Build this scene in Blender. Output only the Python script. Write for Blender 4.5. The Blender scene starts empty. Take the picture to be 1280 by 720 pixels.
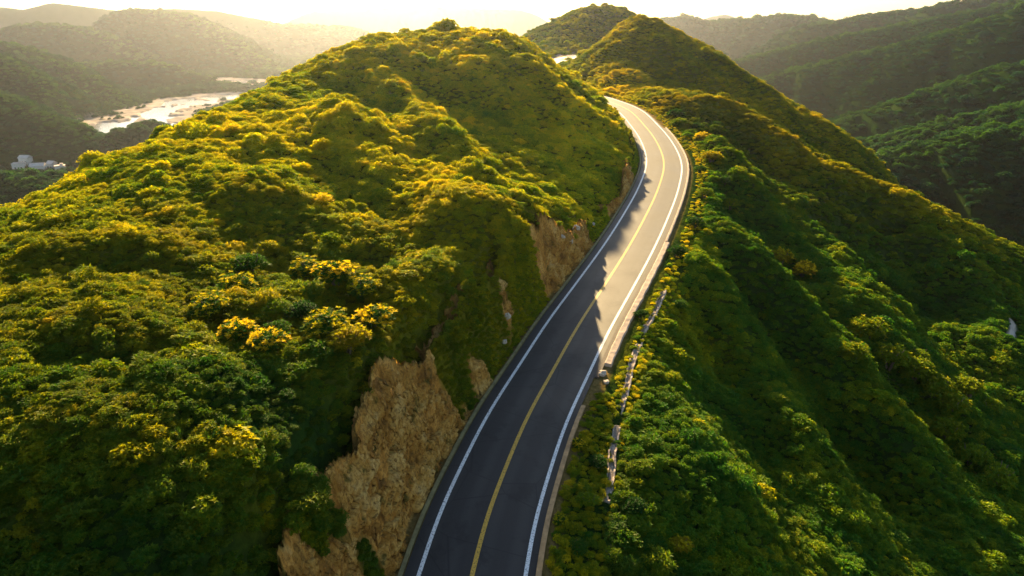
import bpy, bmesh, math, random
from mathutils import Vector
import numpy as np
R = math.radians
rng = np.random.default_rng(7)
random.seed(7)
C = bpy.context.scene.collection
SC = bpy.context.scene

# ------------------------------------------------------------------ camera model
PITCH = R(22.3); FPX = 853.0
cp, sp = math.cos(PITCH), math.sin(PITCH)
def at(px, py, d):
    """world point seen at pixel (1280x720 frame) px,py at depth d; the camera is the origin, +Y ahead"""
    u = (px - 640) / FPX; v = (360 - py) / FPX
    return (u * d, d * (cp + v * sp), d * (v * cp - sp))

# ------------------------------------------------------------------ helpers
def tag(o, label=None, cat=None, group=None, kind=None):
    if label: o['label'] = label
    if cat: o['category'] = cat
    if group: o['group'] = group
    if kind: o['kind'] = kind
    return o
def link(o, parent=None):
    C.objects.link(o)
    if parent is not None: o.parent = parent
    return o
def empty(name, loc, rz=0):
    o = bpy.data.objects.new(name, None); C.objects.link(o)
    o.location = loc; o.rotation_euler = (0, 0, rz); o.empty_display_size = .3
    return o
def mesh_from(name, V, F, mat, smooth=False):
    me = bpy.data.meshes.new(name)
    V = np.asarray(V, dtype=np.float32)
    if isinstance(F, np.ndarray):
        n, k = F.shape
        me.vertices.add(len(V)); me.vertices.foreach_set('co', V.ravel())
        me.loops.add(n * k); me.loops.foreach_set('vertex_index', F.ravel().astype(np.int32))
        me.polygons.add(n)
        me.polygons.foreach_set('loop_start', np.arange(0, n * k, k, dtype=np.int32))
        me.polygons.foreach_set('loop_total', np.full(n, k, dtype=np.int32))
        me.update(calc_edges=True)
    else:
        me.from_pydata([tuple(map(float, v)) for v in V], [], [tuple(f) for f in F]); me.update()
    if mat: me.materials.append(mat)
    if smooth:
        me.polygons.foreach_set('use_smooth', np.ones(len(me.polygons), dtype=bool))
    return me
def obj(name, me, parent=None):
    return link(bpy.data.objects.new(name, me), parent)
class MB:
    def __init__(s): s.v = []; s.f = []
    def box(s, c, size, rz=0):
        n = len(s.v); ca, sa = math.cos(rz), math.sin(rz)
        for dz in (-.5, .5):
            for dx, dy in ((-.5, -.5), (.5, -.5), (.5, .5), (-.5, .5)):
                x, y = dx * size[0], dy * size[1]
                s.v.append((c[0] + x * ca - y * sa, c[1] + x * sa + y * ca, c[2] + dz * size[2]))
        for q in ((0, 3, 2, 1), (4, 5, 6, 7), (0, 1, 5, 4), (1, 2, 6, 5), (2, 3, 7, 6), (3, 0, 4, 7)):
            s.f.append(tuple(n + i for i in q))
    def tube(s, a, b, ra, rb, k=7):
        a = np.array(a, float); b = np.array(b, float); d = b - a; L = np.linalg.norm(d)
        if L < 1e-6: return
        d /= L; t = np.array((0, 0, 1.)) if abs(d[2]) < .9 else np.array((1., 0, 0))
        u = np.cross(d, t); u /= np.linalg.norm(u); w = np.cross(d, u); n = len(s.v)
        for p, r in ((a, ra), (b, rb)):
            for i in range(k):
                an = 2 * math.pi * i / k
                s.v.append(tuple(p + r * (math.cos(an) * u + math.sin(an) * w)))
        for i in range(k):
            j = (i + 1) % k; s.f.append((n + i, n + j, n + k + j, n + k + i))
        s.f.append(tuple(n + i for i in range(k))[::-1]); s.f.append(tuple(n + k + i for i in range(k)))
    def build(s, name, mat, parent=None): return obj(name, mesh_from(name, s.v, s.f, mat), parent)

# ------------------------------------------------------------------ noise
_P = rng.permutation(4096).astype(np.int64)
_A = rng.random(4096) * 2 * np.pi
_GX, _GY = np.cos(_A), np.sin(_A)
def perlin(x, y):
    xi = np.floor(x).astype(np.int64); yi = np.floor(y).astype(np.int64)
    xf = x - xi; yf = y - yi
    u = xf * xf * xf * (xf * (xf * 6 - 15) + 10); v = yf * yf * yf * (yf * (yf * 6 - 15) + 10)
    def g(ix, iy, fx, fy):
        h = _P[(_P[ix & 4095] + iy) & 4095]
        return _GX[h] * fx + _GY[h] * fy
    a = g(xi, yi, xf, yf); b = g(xi + 1, yi, xf - 1, yf)
    c = g(xi, yi + 1, xf, yf - 1); d = g(xi + 1, yi + 1, xf - 1, yf - 1)
    return (a + (b - a) * u + ((c + (d - c) * u) - (a + (b - a) * u)) * v) * 1.5
def fbm(x, y, sc, octs=4, gain=.5, off=0.):
    s = np.zeros_like(x, dtype=float); a = 1.; f = 1. / sc
    for i in range(octs):
        s += a * perlin(x * f + off + 17.3 * i, y * f - off + 9.1 * i); a *= gain; f *= 2.03
    return s
def ridged(x, y, sc, octs=3, off=0.):
    s = np.zeros_like(x, dtype=float); a = 1.; f = 1. / sc; t = 0
    for i in range(octs):
        s += a * (1 - 2 * np.abs(perlin(x * f + off + 5.3 * i, y * f + off + 3.1 * i))); t += a; a *= .5; f *= 2.1
    return s / t
def sstep(a, b, x):
    t = np.clip((x - a) / (b - a), 0, 1); return t * t * (3 - 2 * t)
def smax(a, b, k):
    h = np.clip(.5 + .5 * (a - b) / k, 0, 1)
    return b + (a - b) * h + k * h * (1 - h)

# ------------------------------------------------------------------ road line (world metres)
rp = [(-6.4, -30, -33.5), (-5.6, 0, -33), (-4.3, 18, -32.6)]
for px, py, z in [(590, 720, -32.2), (606, 655, -31.8), (630, 590, -31.5), (655, 530, -31.2), (693, 460, -30.8), (721, 410, -30.3),
                  (752, 362, -29.8), (782, 315, -29.3), (807, 270, -28.6), (823, 235, -27.9), (830, 205, -27.2),
                  (820, 176, -26.4), (804, 155, -25.6), (788, 139, -24.8)]:
    v = (360 - py) / FPX; d = z / (v * cp - sp); rp.append(at(px, py, d))
rp += [(19, 222, -23.6), (12, 262, -22.8), (15, 300, -22), (27, 340, -21.6), (36, 372, -22.5), (70, 392, -25)]
rp = np.array(rp)
def catmull(P, n):
    t = np.zeros(len(P)); t[1:] = np.cumsum(np.linalg.norm(np.diff(P[:, :2], axis=0), axis=1))
    m = np.gradient(P, t, axis=0)
    T = np.linspace(0, t[-1], n); i = np.clip(np.searchsorted(t, T) - 1, 0, len(t) - 2)
    h = (t[i + 1] - t[i]); s = (T - t[i]) / h
    h00 = 2 * s**3 - 3 * s**2 + 1; h10 = s**3 - 2 * s**2 + s; h01 = -2 * s**3 + 3 * s**2; h11 = s**3 - s**2
    return h00[:, None] * P[i] + (h10 * h)[:, None] * m[i] + h01[:, None] * P[i + 1] + (h11 * h)[:, None] * m[i + 1]
RC = catmull(rp, 1400)
for _ in range(3):
    for k in range(25):
        RC[1:-1] = (RC[:-2] + 2 * RC[1:-1] + RC[2:]) / 4
RS = np.zeros(len(RC)); RS[1:] = np.cumsum(np.linalg.norm(np.diff(RC[:, :2], axis=0), axis=1))
_t = np.gradient(RC[:, :2], axis=0); _t /= np.linalg.norm(_t, axis=1)[:, None]
RN = np.stack([_t[:, 1], -_t[:, 0]], axis=1)       # unit normal to the right of travel
HWL, HWR = 4.15, 3.85                               # asphalt half widths
LINE = 3.25
def road_coords(x, y):
    """signed lateral offset (right positive), road height, distance along"""
    n = len(x); lat = np.full(n, 1e3); rz = np.full(n, -30.); ra = np.zeros(n)
    near = (np.abs(x) < 120) & (y > -60) & (y < 450)
    idx = np.where(near)[0]
    S = RC[::6]; SN = RN[::6]; SS = RS[::6]
    for c in range(0, len(idx), 20000):
        ii = idx[c:c + 20000]
        dx = x[ii, None] - S[None, :, 0]; dy = y[ii, None] - S[None, :, 1]
        j = np.argmin(dx * dx + dy * dy, axis=1); k = np.arange(len(ii))
        ddx, ddy = dx[k, j], dy[k, j]
        la = ddx * SN[j, 0] + ddy * SN[j, 1]
        dist = np.sqrt(ddx**2 + ddy**2)
        al = ddx * -SN[j, 1] + ddy * SN[j, 0]
        # along the tangent (tx,ty)=(-ny,nx)
        g = np.gradient(S[:, 2], SS)[j]
        lat[ii] = np.where(np.abs(al) > 2.5, np.sign(la) * dist, la)
        rz[ii] = S[j, 2] + np.clip(al, -1, 1) * g; ra[ii] = SS[j] + al
    return lat, rz, ra

# ------------------------------------------------------------------ near hills: smooth surface through surveyed points
PTS = [(-150, 740, 25), (0, 720, 27), (200, 720, 28.5), (350, 720, 33), (405, 720, 36.5), (0, 560, 31), (200, 560, 33), (350, 560, 38),
 (440, 560, 43), (0, 420, 38), (200, 420, 42), (350, 420, 48), (490, 455, 55), (0, 320, 52), (200, 320, 56), (350, 320, 62),
 (500, 380, 64), (0, 262, 72), (100, 218, 82), (200, 165, 95), (290, 122, 112), (360, 85, 125), (430, 47, 140), (500, 36, 150),
 (560, 32, 155), (620, 38, 155), (670, 52, 158), (710, 90, 160), (750, 125, 160), (778, 150, 158), (200, 240, 68), (350, 220, 78),
 (450, 130, 115), (450, 250, 80), (560, 120, 122), (560, 220, 92), (560, 330, 74), (640, 100, 130), (640, 200, 100), (640, 300, 82),
 (720, 180, 120), (715, 250, 98), (590, 400, 68), (670, 330, 80),
 (790, 22, 260), (740, 60, 250), (725, 92, 240), (850, 42, 258), (900, 72, 252), (960, 115, 243), (1030, 155, 235), (1095, 197, 230),
 (800, 100, 226), (870, 112, 226), (850, 70, 240), (940, 128, 222),
 (840, 122, 192), (900, 126, 186), (960, 163, 178), (1030, 203, 172), (1130, 243, 165), (1230, 293, 158), (1290, 338, 150),
 (900, 200, 150), (1000, 300, 130), (1130, 350, 130), (1280, 450, 115), (900, 300, 105), (950, 400, 90), (1100, 450, 95),
 (1280, 560, 90), (850, 450, 68), (850, 600, 50), (1000, 600, 64), (1150, 600, 74), (850, 720, 44), (1000, 720, 52), (1150, 720, 58),
 (1280, 720, 64), (760, 720, 42.5), (760, 600, 48),
 (740, 9, 430), (700, 26, 412), (665, 40, 410), (800, 22, 432), (715, 30, 400), (690, 58, 372), (745, 40, 395)]
P3 = [at(*p) for p in PTS]
# ground that lies behind crests or outside the frame
P3 += [(-80, 112, -45), (-105, 62, -38), (-75, 152, -50), (-58, 205, -42), (-15, 222, -30), (5, 250, -25), (-25, 320, -42),
       (95, 205, -47), (130, 195, -66), (150, 230, -78), (170, 140, -82), (100, 30, -74), (115, 70, -72), (110, 310, -46), (140, 300, -64),
       (120, 430, -52), (-30, 430, -48), (50, 570, -55), (-30, 5, -22), (-30, -20, -22), (25, 5, -42), (25, -20, -42), (60, 5, -60),
       (-20, 510, -50), (100, 520, -60), (150, 380, -75), (-55, 30, -22), (-70, 45, -28), (60, 345, -24), (5, 345, -26), (21, 258, -22.6), (23, 280, -22.2), (26, 310, -22.2)]
# the road bed itself
P3 += [tuple(RC[i]) for i in range(60, len(RC) - 30, 95)]
P3 += [(RC[i][0] + RN[i][0] * 6, RC[i][1] + RN[i][1] * 6, RC[i][2] - .7) for i in range(100, 900, 95)]
P3 = np.array(P3)
def _tpsK(r2): return np.where(r2 > 1e-9, r2 * np.log(r2 + 1e-12) * .5, 0.)
_n = len(P3); _X = P3[:, :2] / 50.
_D = ((_X[:, None] - _X[None])**2).sum(-1)
_M = np.zeros((_n + 3, _n + 3)); _M[:_n, :_n] = _tpsK(_D) + np.eye(_n) * .012
_M[:_n, _n] = 1; _M[:_n, _n + 1:] = _X; _M[_n, :_n] = 1; _M[_n + 1:, :_n] = _X.T
_W = np.linalg.solve(_M, np.concatenate([P3[:, 2], np.zeros(3)]))
def tps(x, y):
    out = np.zeros_like(x)
    for c in range(0, len(x), 30000):
        q = np.stack([x[c:c + 30000], y[c:c + 30000]], 1) / 50.
        d = ((q[:, None] - _X[None])**2).sum(-1)
        out[c:c + 30000] = _tpsK(d) @ _W[:_n] + _W[_n] + q @ _W[_n + 1:]
    return out
HULL = np.array([(-60, -60), (-78, 40), (-72, 95), (-62, 150), (-50, 200), (-25, 260), (-25, 330), (-20, 430), (-5, 520), (50, 545), (95, 500),
                 (110, 420), (120, 330), (140, 250), (150, 200), (150, 140), (120, 60), (90, 10), (60, -60)], float)
def poly_out(x, y, H):
    """distance outside polygon H (0 inside)"""
    d2 = np.full(len(x), 1e18); ins = np.zeros(len(x), bool)
    for i in range(len(H)):
        a = H[i]; b = H[(i + 1) % len(H)]; e = b - a
        t = np.clip(((x - a[0]) * e[0] + (y - a[1]) * e[1]) / (e @ e), 0, 1)
        d2 = np.minimum(d2, (x - a[0] - t * e[0])**2 + (y - a[1] - t * e[1])**2)
        c = ((a[1] > y) != (b[1] > y))
        with np.errstate(divide='ignore', invalid='ignore'):
            xx = a[0] + (y - a[1]) / (b[1] - a[1] if b[1] != a[1] else 1e-9) * e[0]
        ins ^= c & (x < xx)
    return np.where(ins, 0, np.sqrt(d2))
def seg_dist(x, y, P):
    """distance to polyline, parameter (index space), interpolated third column"""
    best = np.full(len(x), 1e18); par = np.zeros(len(x)); zz = np.zeros(len(x)); sd = np.zeros(len(x)); L = 0
    for i in range(len(P) - 1):
        a, b = P[i], P[i + 1]; ex, ey = b[0] - a[0], b[1] - a[1]; l2 = ex * ex + ey * ey + 1e-9
        t = np.clip(((x - a[0]) * ex + (y - a[1]) * ey) / l2, 0, 1)
        dx = x - a[0] - t * ex; dy = y - a[1] - t * ey; d = dx * dx + dy * dy
        m = d < best
        best = np.where(m, d, best); zz = np.where(m, a[2] + t * (b[2] - a[2]), zz)
        par = np.where(m, L + t * math.sqrt(l2), par); sd = np.where(m, np.sign(ex * dy - ey * dx), sd)
        L += math.sqrt(l2)
    return np.sqrt(best), par, zz, sd, L
def hit(px, py, dz=0.):
    """where the line of sight through a pixel meets the smooth near surface raised by dz"""
    d = np.linspace(24, 480, 1800)
    u = (px - 640) / FPX; v = (360 - py) / FPX
    x, y, z = u * d, d * (cp + v * sp), d * (v * cp - sp)
    h = tps(x, y) + dz
    k = np.where(z < h)[0]
    k = k[0] if len(k) else -1
    return (x[k], y[k], z[k])
# spurs and gullies on the slopes: (polyline in the survey frame, height, half width)
SPURS = [([(470, 52), (535, 120), (600, 195), (650, 285)], 3.8, 5.0), ([(570, 45), (640, 115), (700, 185)], 3.0, 4.6),
 ([(645, 60), (700, 110), (745, 155)], 1.6, 4.0), ([(400, 100), (470, 170), (540, 245), (600, 330), (620, 390)], 3.8, 4.6),
 ([(250, 235), (350, 235), (440, 275), (520, 335)], 1.8, 6.0), ([(10, 300), (120, 290), (200, 300), (225, 330)], .9, 3.0),
 ([(50, 400), (150, 392), (205, 420)], .6, 2.4), ([(0, 360), (110, 345), (190, 360)], .5, 2.4), ([(240, 370), (330, 375), (450, 380), (480, 430)], 1.6, 2.8),
 ([(150, 470), (250, 480), (330, 520)], .9, 2.2), ([(20, 500), (120, 520), (230, 570)], .8, 2.2),
 ([(330, 840), (350, 780), (385, 710), (425, 620), (455, 530), (490, 440), (550, 400), (615, 350), (665, 300), (700, 262)], 3.9, 6.6),  # roadside flank raised to cast shade on the near road
 ([(530, 425), (580, 378), (635, 330), (680, 285), (700, 260)], 2.9, 7.0),  # second rise in the same flank, added to shade the road
 ([(225, 290), (330, 320), (450, 360), (540, 420)], -.4, 3.6), ([(500, 75), (570, 160), (630, 240), (672, 290)], -2.8, 3.2),
 ([(610, 85), (675, 165), (712, 215)], -1.8, 3.0), ([(440, 150), (505, 225), (560, 290)], -1.6, 3.0), ([(0, 345), (100, 325), (200, 335)], -.8, 2.2),
 ([(0, 440), (90, 430), (220, 450)], -.7, 2.0),
 # right flank
 ([(870, 160), (930, 230), (990, 300), (1050, 360), (1110, 430), (1180, 500), (1280, 590)], 4.2, 6.0),
 ([(880, 250), (945, 330), (1010, 400), (1075, 470), (1150, 560), (1230, 660)], 3.4, 4.6),
 ([(850, 290), (900, 380), (950, 460), (1010, 560), (1090, 680)], 2.6, 4.0),
 ([(960, 210), (1040, 290), (1120, 380), (1200, 450), (1290, 530)], 3.6, 6.5),
 ([(780, 420), (850, 500), (900, 590), (950, 690)], 1.6, 3.2),
 ([(900, 330), (960, 410), (1020, 490), (1100, 600), (1160, 700)], -3.0, 3.6),
 ([(925, 260), (1000, 350), (1090, 450), (1190, 560), (1280, 650)], -3.2, 4.4),
 ([(860, 360), (905, 450), (950, 540), (1000, 640)], -2.2, 3.2),
 ([(1000, 250), (1080, 340), (1160, 430), (1280, 550)], -3.4, 5.0),
 ([(1130, 262), (1190, 330), (1240, 400), (1270, 470)], 3.5, 7.0), ([(1080, 250), (1150, 340), (1210, 430)], -4.0, 6.5),
 ([(905, 135), (950, 200), (1010, 260)], -2.6, 6.0),
 ([(835, 122), (870, 124), (905, 128), (960, 165), (1030, 205), (1130, 247), (1225, 296)], 2.6, 6.0),
 ([(690, 12), (740, 14), (790, 30)], .5, 20.0),
 # hill behind
 ([(760, 45), (770, 80), (800, 105)], 3.0, 7.0), ([(800, 40), (850, 75), (920, 115)], 3.2, 6.0), ([(775, 55), (810, 85), (850, 105)], -2.5, 6.0),
 ([(860, 50), (930, 95), (1000, 150)], 3.0, 5.0)]
SPW = [(np.array([hit(px, py, max(a, 0) * .8) for px, py in pl]), a, w) for pl, a, w in SPURS]

# ------------------------------------------------------------------ far ridges
RIDGES = [  # crest (px, py, depth), slope, crest rounding, gully strength, gully scale
 ([(-300, 2, 2900), (0, 9, 2700), (30, 13, 2650), (68, 4, 2600), (100, 8, 2600), (150, 14, 2600), (215, 11, 2550), (270, 14, 2500), (310, 22, 2500), (350, 30, 2450), (430, 34, 2450)], 0.54, 84, .16, 160),
 ([(170, 12, 2000), (225, 18, 1950), (262, 34, 1900), (300, 62, 1800), (345, 92, 1720), (390, 120, 1700)], 0.58, 63, .15, 120),
 ([(-300, 30, 2000), (-60, 40, 1900), (0, 40, 1850), (40, 31, 1800), (85, 33, 1800), (130, 45, 1780), (160, 62, 1750), (190, 82, 1700), (215, 100, 1680)], 0.54, 63, .17, 120),
 ([(105, 80, 1480), (150, 78, 1450), (225, 80, 1450), (262, 92, 1440), (300, 108, 1430)], 0.64, 46.2, .14, 90),
 ([(-250, 40, 1300), (-40, 52, 1250), (0, 55, 1200), (40, 66, 1180), (80, 86, 1160), (120, 108, 1140), (160, 135, 1100), (178, 146, 1080)], 0.64, 42, .15, 80),
 ([(-250, 50, 1000), (-40, 62, 980), (0, 74, 940), (40, 100, 920), (90, 136, 900), (130, 158, 890)], 0.70, 29.4, .14, 60),
 ([(-250, 95, 800), (-60, 108, 780), (0, 122, 740), (50, 145, 730), (100, 165, 720), (128, 182, 715)], 0.70, 25.2, .12, 50),
 ([(40, 200, 700), (70, 188, 710), (120, 176, 715), (165, 158, 730), (192, 152, 735), (212, 168, 740), (235, 184, 745)], 0.64, 21, .10, 40),
 ([(222, 142, 1010), (245, 135, 1010), (268, 139, 1010)], 0.64, 21, .05, 40),
 ([(-300, 215, 480), (-60, 218, 470), (0, 221, 462), (60, 224, 455), (110, 228, 450)], 0.64, 21, .10, 40),
 ([(868, 30, 4700), (885, 21, 4700), (904, 17, 4700), (922, 21, 4700), (940, 29, 4700)], 0.32, 84, .1, 200),
 ([(400, 14, 3600), (520, 8, 3700), (640, 12, 3700)], 0.45, 105, .1, 200),
 # right side
 ([(760, 30, 2300), (825, 24, 2200), (862, 21, 2150), (885, 27, 2150), (940, 24, 2050), (985, 19, 1950), (1010, 22, 1900), (1036, 28, 1850)], 0.55, 90, .16, 130),
 ([(1036, 30, 1500), (1080, 21, 1480), (1125, 15, 1450), (1152, 15, 1420), (1200, 2, 1350), (1300, -22, 1300), (1700, -60, 1300)], 0.62, 85, .16, 110),
 ([(880, 92, 1250), (930, 74, 1220), (1000, 56, 1180), (1070, 42, 1120), (1150, 27, 1060), (1230, 12, 1000), (1320, -6, 960), (1700, -50, 960)], 0.72, 80, .16, 80),
 ([(930, 105, 950), (1000, 86, 930), (1060, 72, 890), (1130, 55, 840), (1200, 36, 790), (1290, 8, 740), (1700, -60, 700)], 0.82, 62, .17, 60),
 ([(1050, 155, 640), (1075, 143, 640), (1130, 125, 620), (1200, 100, 590), (1290, 76, 560), (1700, -10, 520)], 0.85, 40, .15, 45),
 ([(1085, 180, 520), (1150, 163, 510), (1210, 148, 500), (1290, 128, 480), (1700, 30, 450)], 0.85, 36, .14, 40),
 ([(1100, 206, 420), (1150, 186, 420), (1200, 168, 410), (1290, 158, 395), (1700, 70, 370)], 0.85, 34, .16, 40),
]
RIDGE3 = [(np.array([at(*p) for p in pl]), s, r, g, gs) for pl, s, r, g, gs in RIDGES]
def dz(px, py, z):
    v = (360 - py) / FPX; return at(px, py, z / (v * cp - sp))
RIVZ = -150.
RIVER = [([dz(*p, RIVZ) for p in [(118, 168), (140, 163), (160, 154), (195, 143), (240, 127), (290, 121), (350, 118)]], 46),
         ([dz(*p, RIVZ) for p in [(185, 150), (205, 162), (222, 168), (262, 163), (330, 150)]], 34),
         ([dz(*p, RIVZ) for p in [(262, 101), (300, 103), (345, 104)]], 40)]
RIVER = [(np.array(a), w) for a, w in RIVER]
SCAR = np.array([hit(px, py) for px, py in [(1262, 408), (1263, 425), (1259, 436), (1255, 444)]])

def far_height(x, y):
    h = np.full(len(x), -146.) + 4 * fbm(x, y, 180, 3, off=3.)
    h = h - np.where(x > 60, 25, 0) * sstep(60, 300, x)
    rd = np.full(len(x), 1e9)
    for P, w in RIVER:
        d, _, _, _, _ = seg_dist(x, y, P)
        rd = np.minimum(rd, d - w * .85 + 16 * fbm(x, y, 60, 3, off=8.))
    for P, s, r, g, gs in RIDGE3:
        d, par, zc, sd, L = seg_dist(x, y, P)
        wob = fbm(x, y, gs * 1.6, 3, off=g * 50)
        e = P[-1, :2] - P[0, :2]; e = e / np.linalg.norm(e)
        spur = ridged(x * e[0] + y * e[1] + wob * gs * .45, (y * e[0] - x * e[1]) * .3 + 40 * s, gs, 2, off=s * 20)
        dd = np.sqrt(d * d + r * r) - r
        ridge = zc - dd * s * (1 + .35 * sstep(0, 150, d)) + g * dd * spur * 1.3 + wob * np.minimum(dd, 60) * .1
        h = smax(ridge, h, 7.)
    flat = sstep(55, 22, rd) * (x < 0)
    h = h * (1 - flat) + np.minimum(h, RIVZ + 1.6 + 1.2 * fbm(x, y, 25., 3, off=14.)) * flat
    bars = fbm(x * .9 + y * .25, y * .5 - x * .1, 34., 3, off=19.)
    rd = np.where(bars > .22, np.maximum(rd, (bars - .22) * 40), rd)
    cut = sstep(6, -6, rd)
    h = np.where(x < 0, h * (1 - cut) + np.minimum(h, RIVZ - 3) * cut, h)
    return h, rd
def near_height(x, y, detail=True):
    h = tps(x, y)
    amp = np.ones(len(x))
    for P, a, w in SPW:
        d, par, _, _, L = seg_dist(x, y, P)
        e = sstep(0, .18 * L, par) * (1 - .85 * sstep(.75 * L, L, par)) + .12
        wob = 1 + .35 * perlin(par / 9., d / 30. + w)
        h = h + a * e * wob * np.exp(-(d / w)**2 * .8)
    left = sstep(20, -5, x) 
    k = sstep(30, 90, y)
    h = h + (.8 + .9 * k) * .8 * fbm(x + .5 * y, y, 17., 3, off=1.) * (1 - .6 * sstep(190, 240, y)) * (1 - .45 * sstep(15, 0, x) * k)
    h = h + .45 * ridged(x, y, 8.5, 2, off=4.) * (.4 + .5 * k) * (1 - .6 * sstep(190, 240, y))
    h = h - .9 * sstep(25, 10, x - .1 * y) - 1.7 * np.exp(-(((x + 28) / 24)**2 + ((y - 150) / 40)**2))
    # falls away outside the surveyed hills
    o = poly_out(x, y, HULL)
    h = np.where(o > 0, np.minimum(h, -25.) * 1. , h) if False else h
    h = np.minimum(h, 8.) - .75 * o
    return h
def height(x, y, full=False):
    x = np.asarray(x, float); y = np.asarray(y, float)
    fh, rd = far_height(x, y)
    h = fh.copy()
    m = (np.abs(x) < 420) & (y < 800)
    lat = np.full(len(x), 1e3); rz = np.zeros(len(x)); ra = np.zeros(len(x)); rock = np.zeros(len(x))
    if m.any():
        xs, ys = x[m], y[m]
        nh = near_height(xs, ys)
        la, z, a = road_coords(xs, ys)
        # right side: shoulder blends into the slope
        s = la - HWR
        w = sstep(8.5, 1.6, s) * (la > 0) * sstep(-60, -20, ys)
        nh = nh * (1 - w) + (z - .12 - np.clip(s - 1.5, 0, 20) * .22) * w
        # left side: ditch, then a steep cut up to the natural slope
        t = -la - HWL
        nf = fbm(a, np.zeros_like(a), 9., 3, off=2.)
        rn = .9 * fbm(a, t * 1.1, 2.6, 5, gain=.55, off=6.) + .9 * ridged(a * 1.2, t * .4, 3.4, 3, off=2.)
        steep = 3.3 + 1.1 * nf
        cut = z - .1 + np.clip(t - 1.0, 0, None) * steep + rn * sstep(.8, 2.6, t) * 1.3
        iscut = (la < 0) & (t < 14)
        rk = np.where(iscut, sstep(-.1, .35, nh - cut) * sstep(.5, 1.0, t), 0)
        low = (la < 0) & (t < 14)
        fill = sstep(6, .6, t)
        nh2 = np.where(low, np.where(nh > cut, cut, nh * (1 - fill) + np.minimum(cut, z - .1) * fill), nh)
        ont = np.abs(la + .15) < 4.9
        nh2 = np.where((la <= HWR + .4) & (t < .9), z - .12, nh2)
        rock[m] = rk
        lat[m] = la; rz[m] = z; ra[m] = a
        h[m] = smax(nh2, fh[m], 3.)
    if full: return h, lat, rz, ra, rock, rd
    return h

# ------------------------------------------------------------------ materials
def new_mat(name):
    m = bpy.data.materials.new(name); m.use_nodes = True; nt = m.node_tree; nt.nodes.clear()
    out = nt.nodes.new('ShaderNodeOutputMaterial'); return m, nt, out
def N(nt, t, **k):
    n = nt.nodes.new(t)
    for a, b in k.items():
        if a.startswith('i_'): n.inputs[a[2:].replace('_', ' ')].default_value = b
        else: setattr(n, a, b)
    return n
def ramp(nt, fac, stops):
    r = N(nt, 'ShaderNodeValToRGB'); e = r.color_ramp.elements
    while len(e) < len(stops): e.new(.5)
    for el, (p, c) in zip(e, stops): el.position = p; el.color = (*c, 1)
    nt.links.new(fac, r.inputs[0]); return r.outputs[0]
def mix(nt, f, a, b, mode='MIX'):
    n = N(nt, 'ShaderNodeMix', data_type='RGBA', blend_type=mode)
    for sock, v in ((n.inputs['Factor'], f), (n.inputs['A'], a), (n.inputs['B'], b)):
        if hasattr(v, 'is_output'): nt.links.new(v, sock)
        elif isinstance(v, (int, float)): sock.default_value = v
        else: sock.default_value = (*v, 1)
    return n.outputs['Result']
def noise(nt, sc, det=4, vec=None, rough=.55):
    n = N(nt, 'ShaderNodeTexNoise'); n.inputs['Scale'].default_value = sc; n.inputs['Detail'].default_value = det
    n.inputs['Roughness'].default_value = rough
    if vec is not None: nt.links.new(vec, n.inputs['Vector'])
    return n.outputs['Fac']
def objco(nt): return N(nt, 'ShaderNodeTexCoord').outputs['Object']
def bump(nt, h, s, d):
    b = N(nt, 'ShaderNodeBump'); b.inputs['Strength'].default_value = s; b.inputs['Distance'].default_value = d
    nt.links.new(h, b.inputs['Height']); return b.outputs['Normal']
def simple(name, col, rough=.8, var=.25, sc=3., bmp=0., metal=0.):
    m, nt, out = new_mat(name); p = N(nt, 'ShaderNodeBsdfPrincipled'); co = objco(nt)
    n = noise(nt, sc, 5, co)
    c = ramp(nt, n, [(.3, tuple(k * (1 - var) for k in col)), (.7, tuple(min(1, k * (1 + var)) for k in col))])
    nt.links.new(c, p.inputs['Base Color']); p.inputs['Roughness'].default_value = rough; p.inputs['Metallic'].default_value = metal
    if bmp: nt.links.new(bump(nt, n, .6, bmp), p.inputs['Normal'])
    nt.links.new(p.outputs[0], out.inputs[0]); return m

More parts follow.
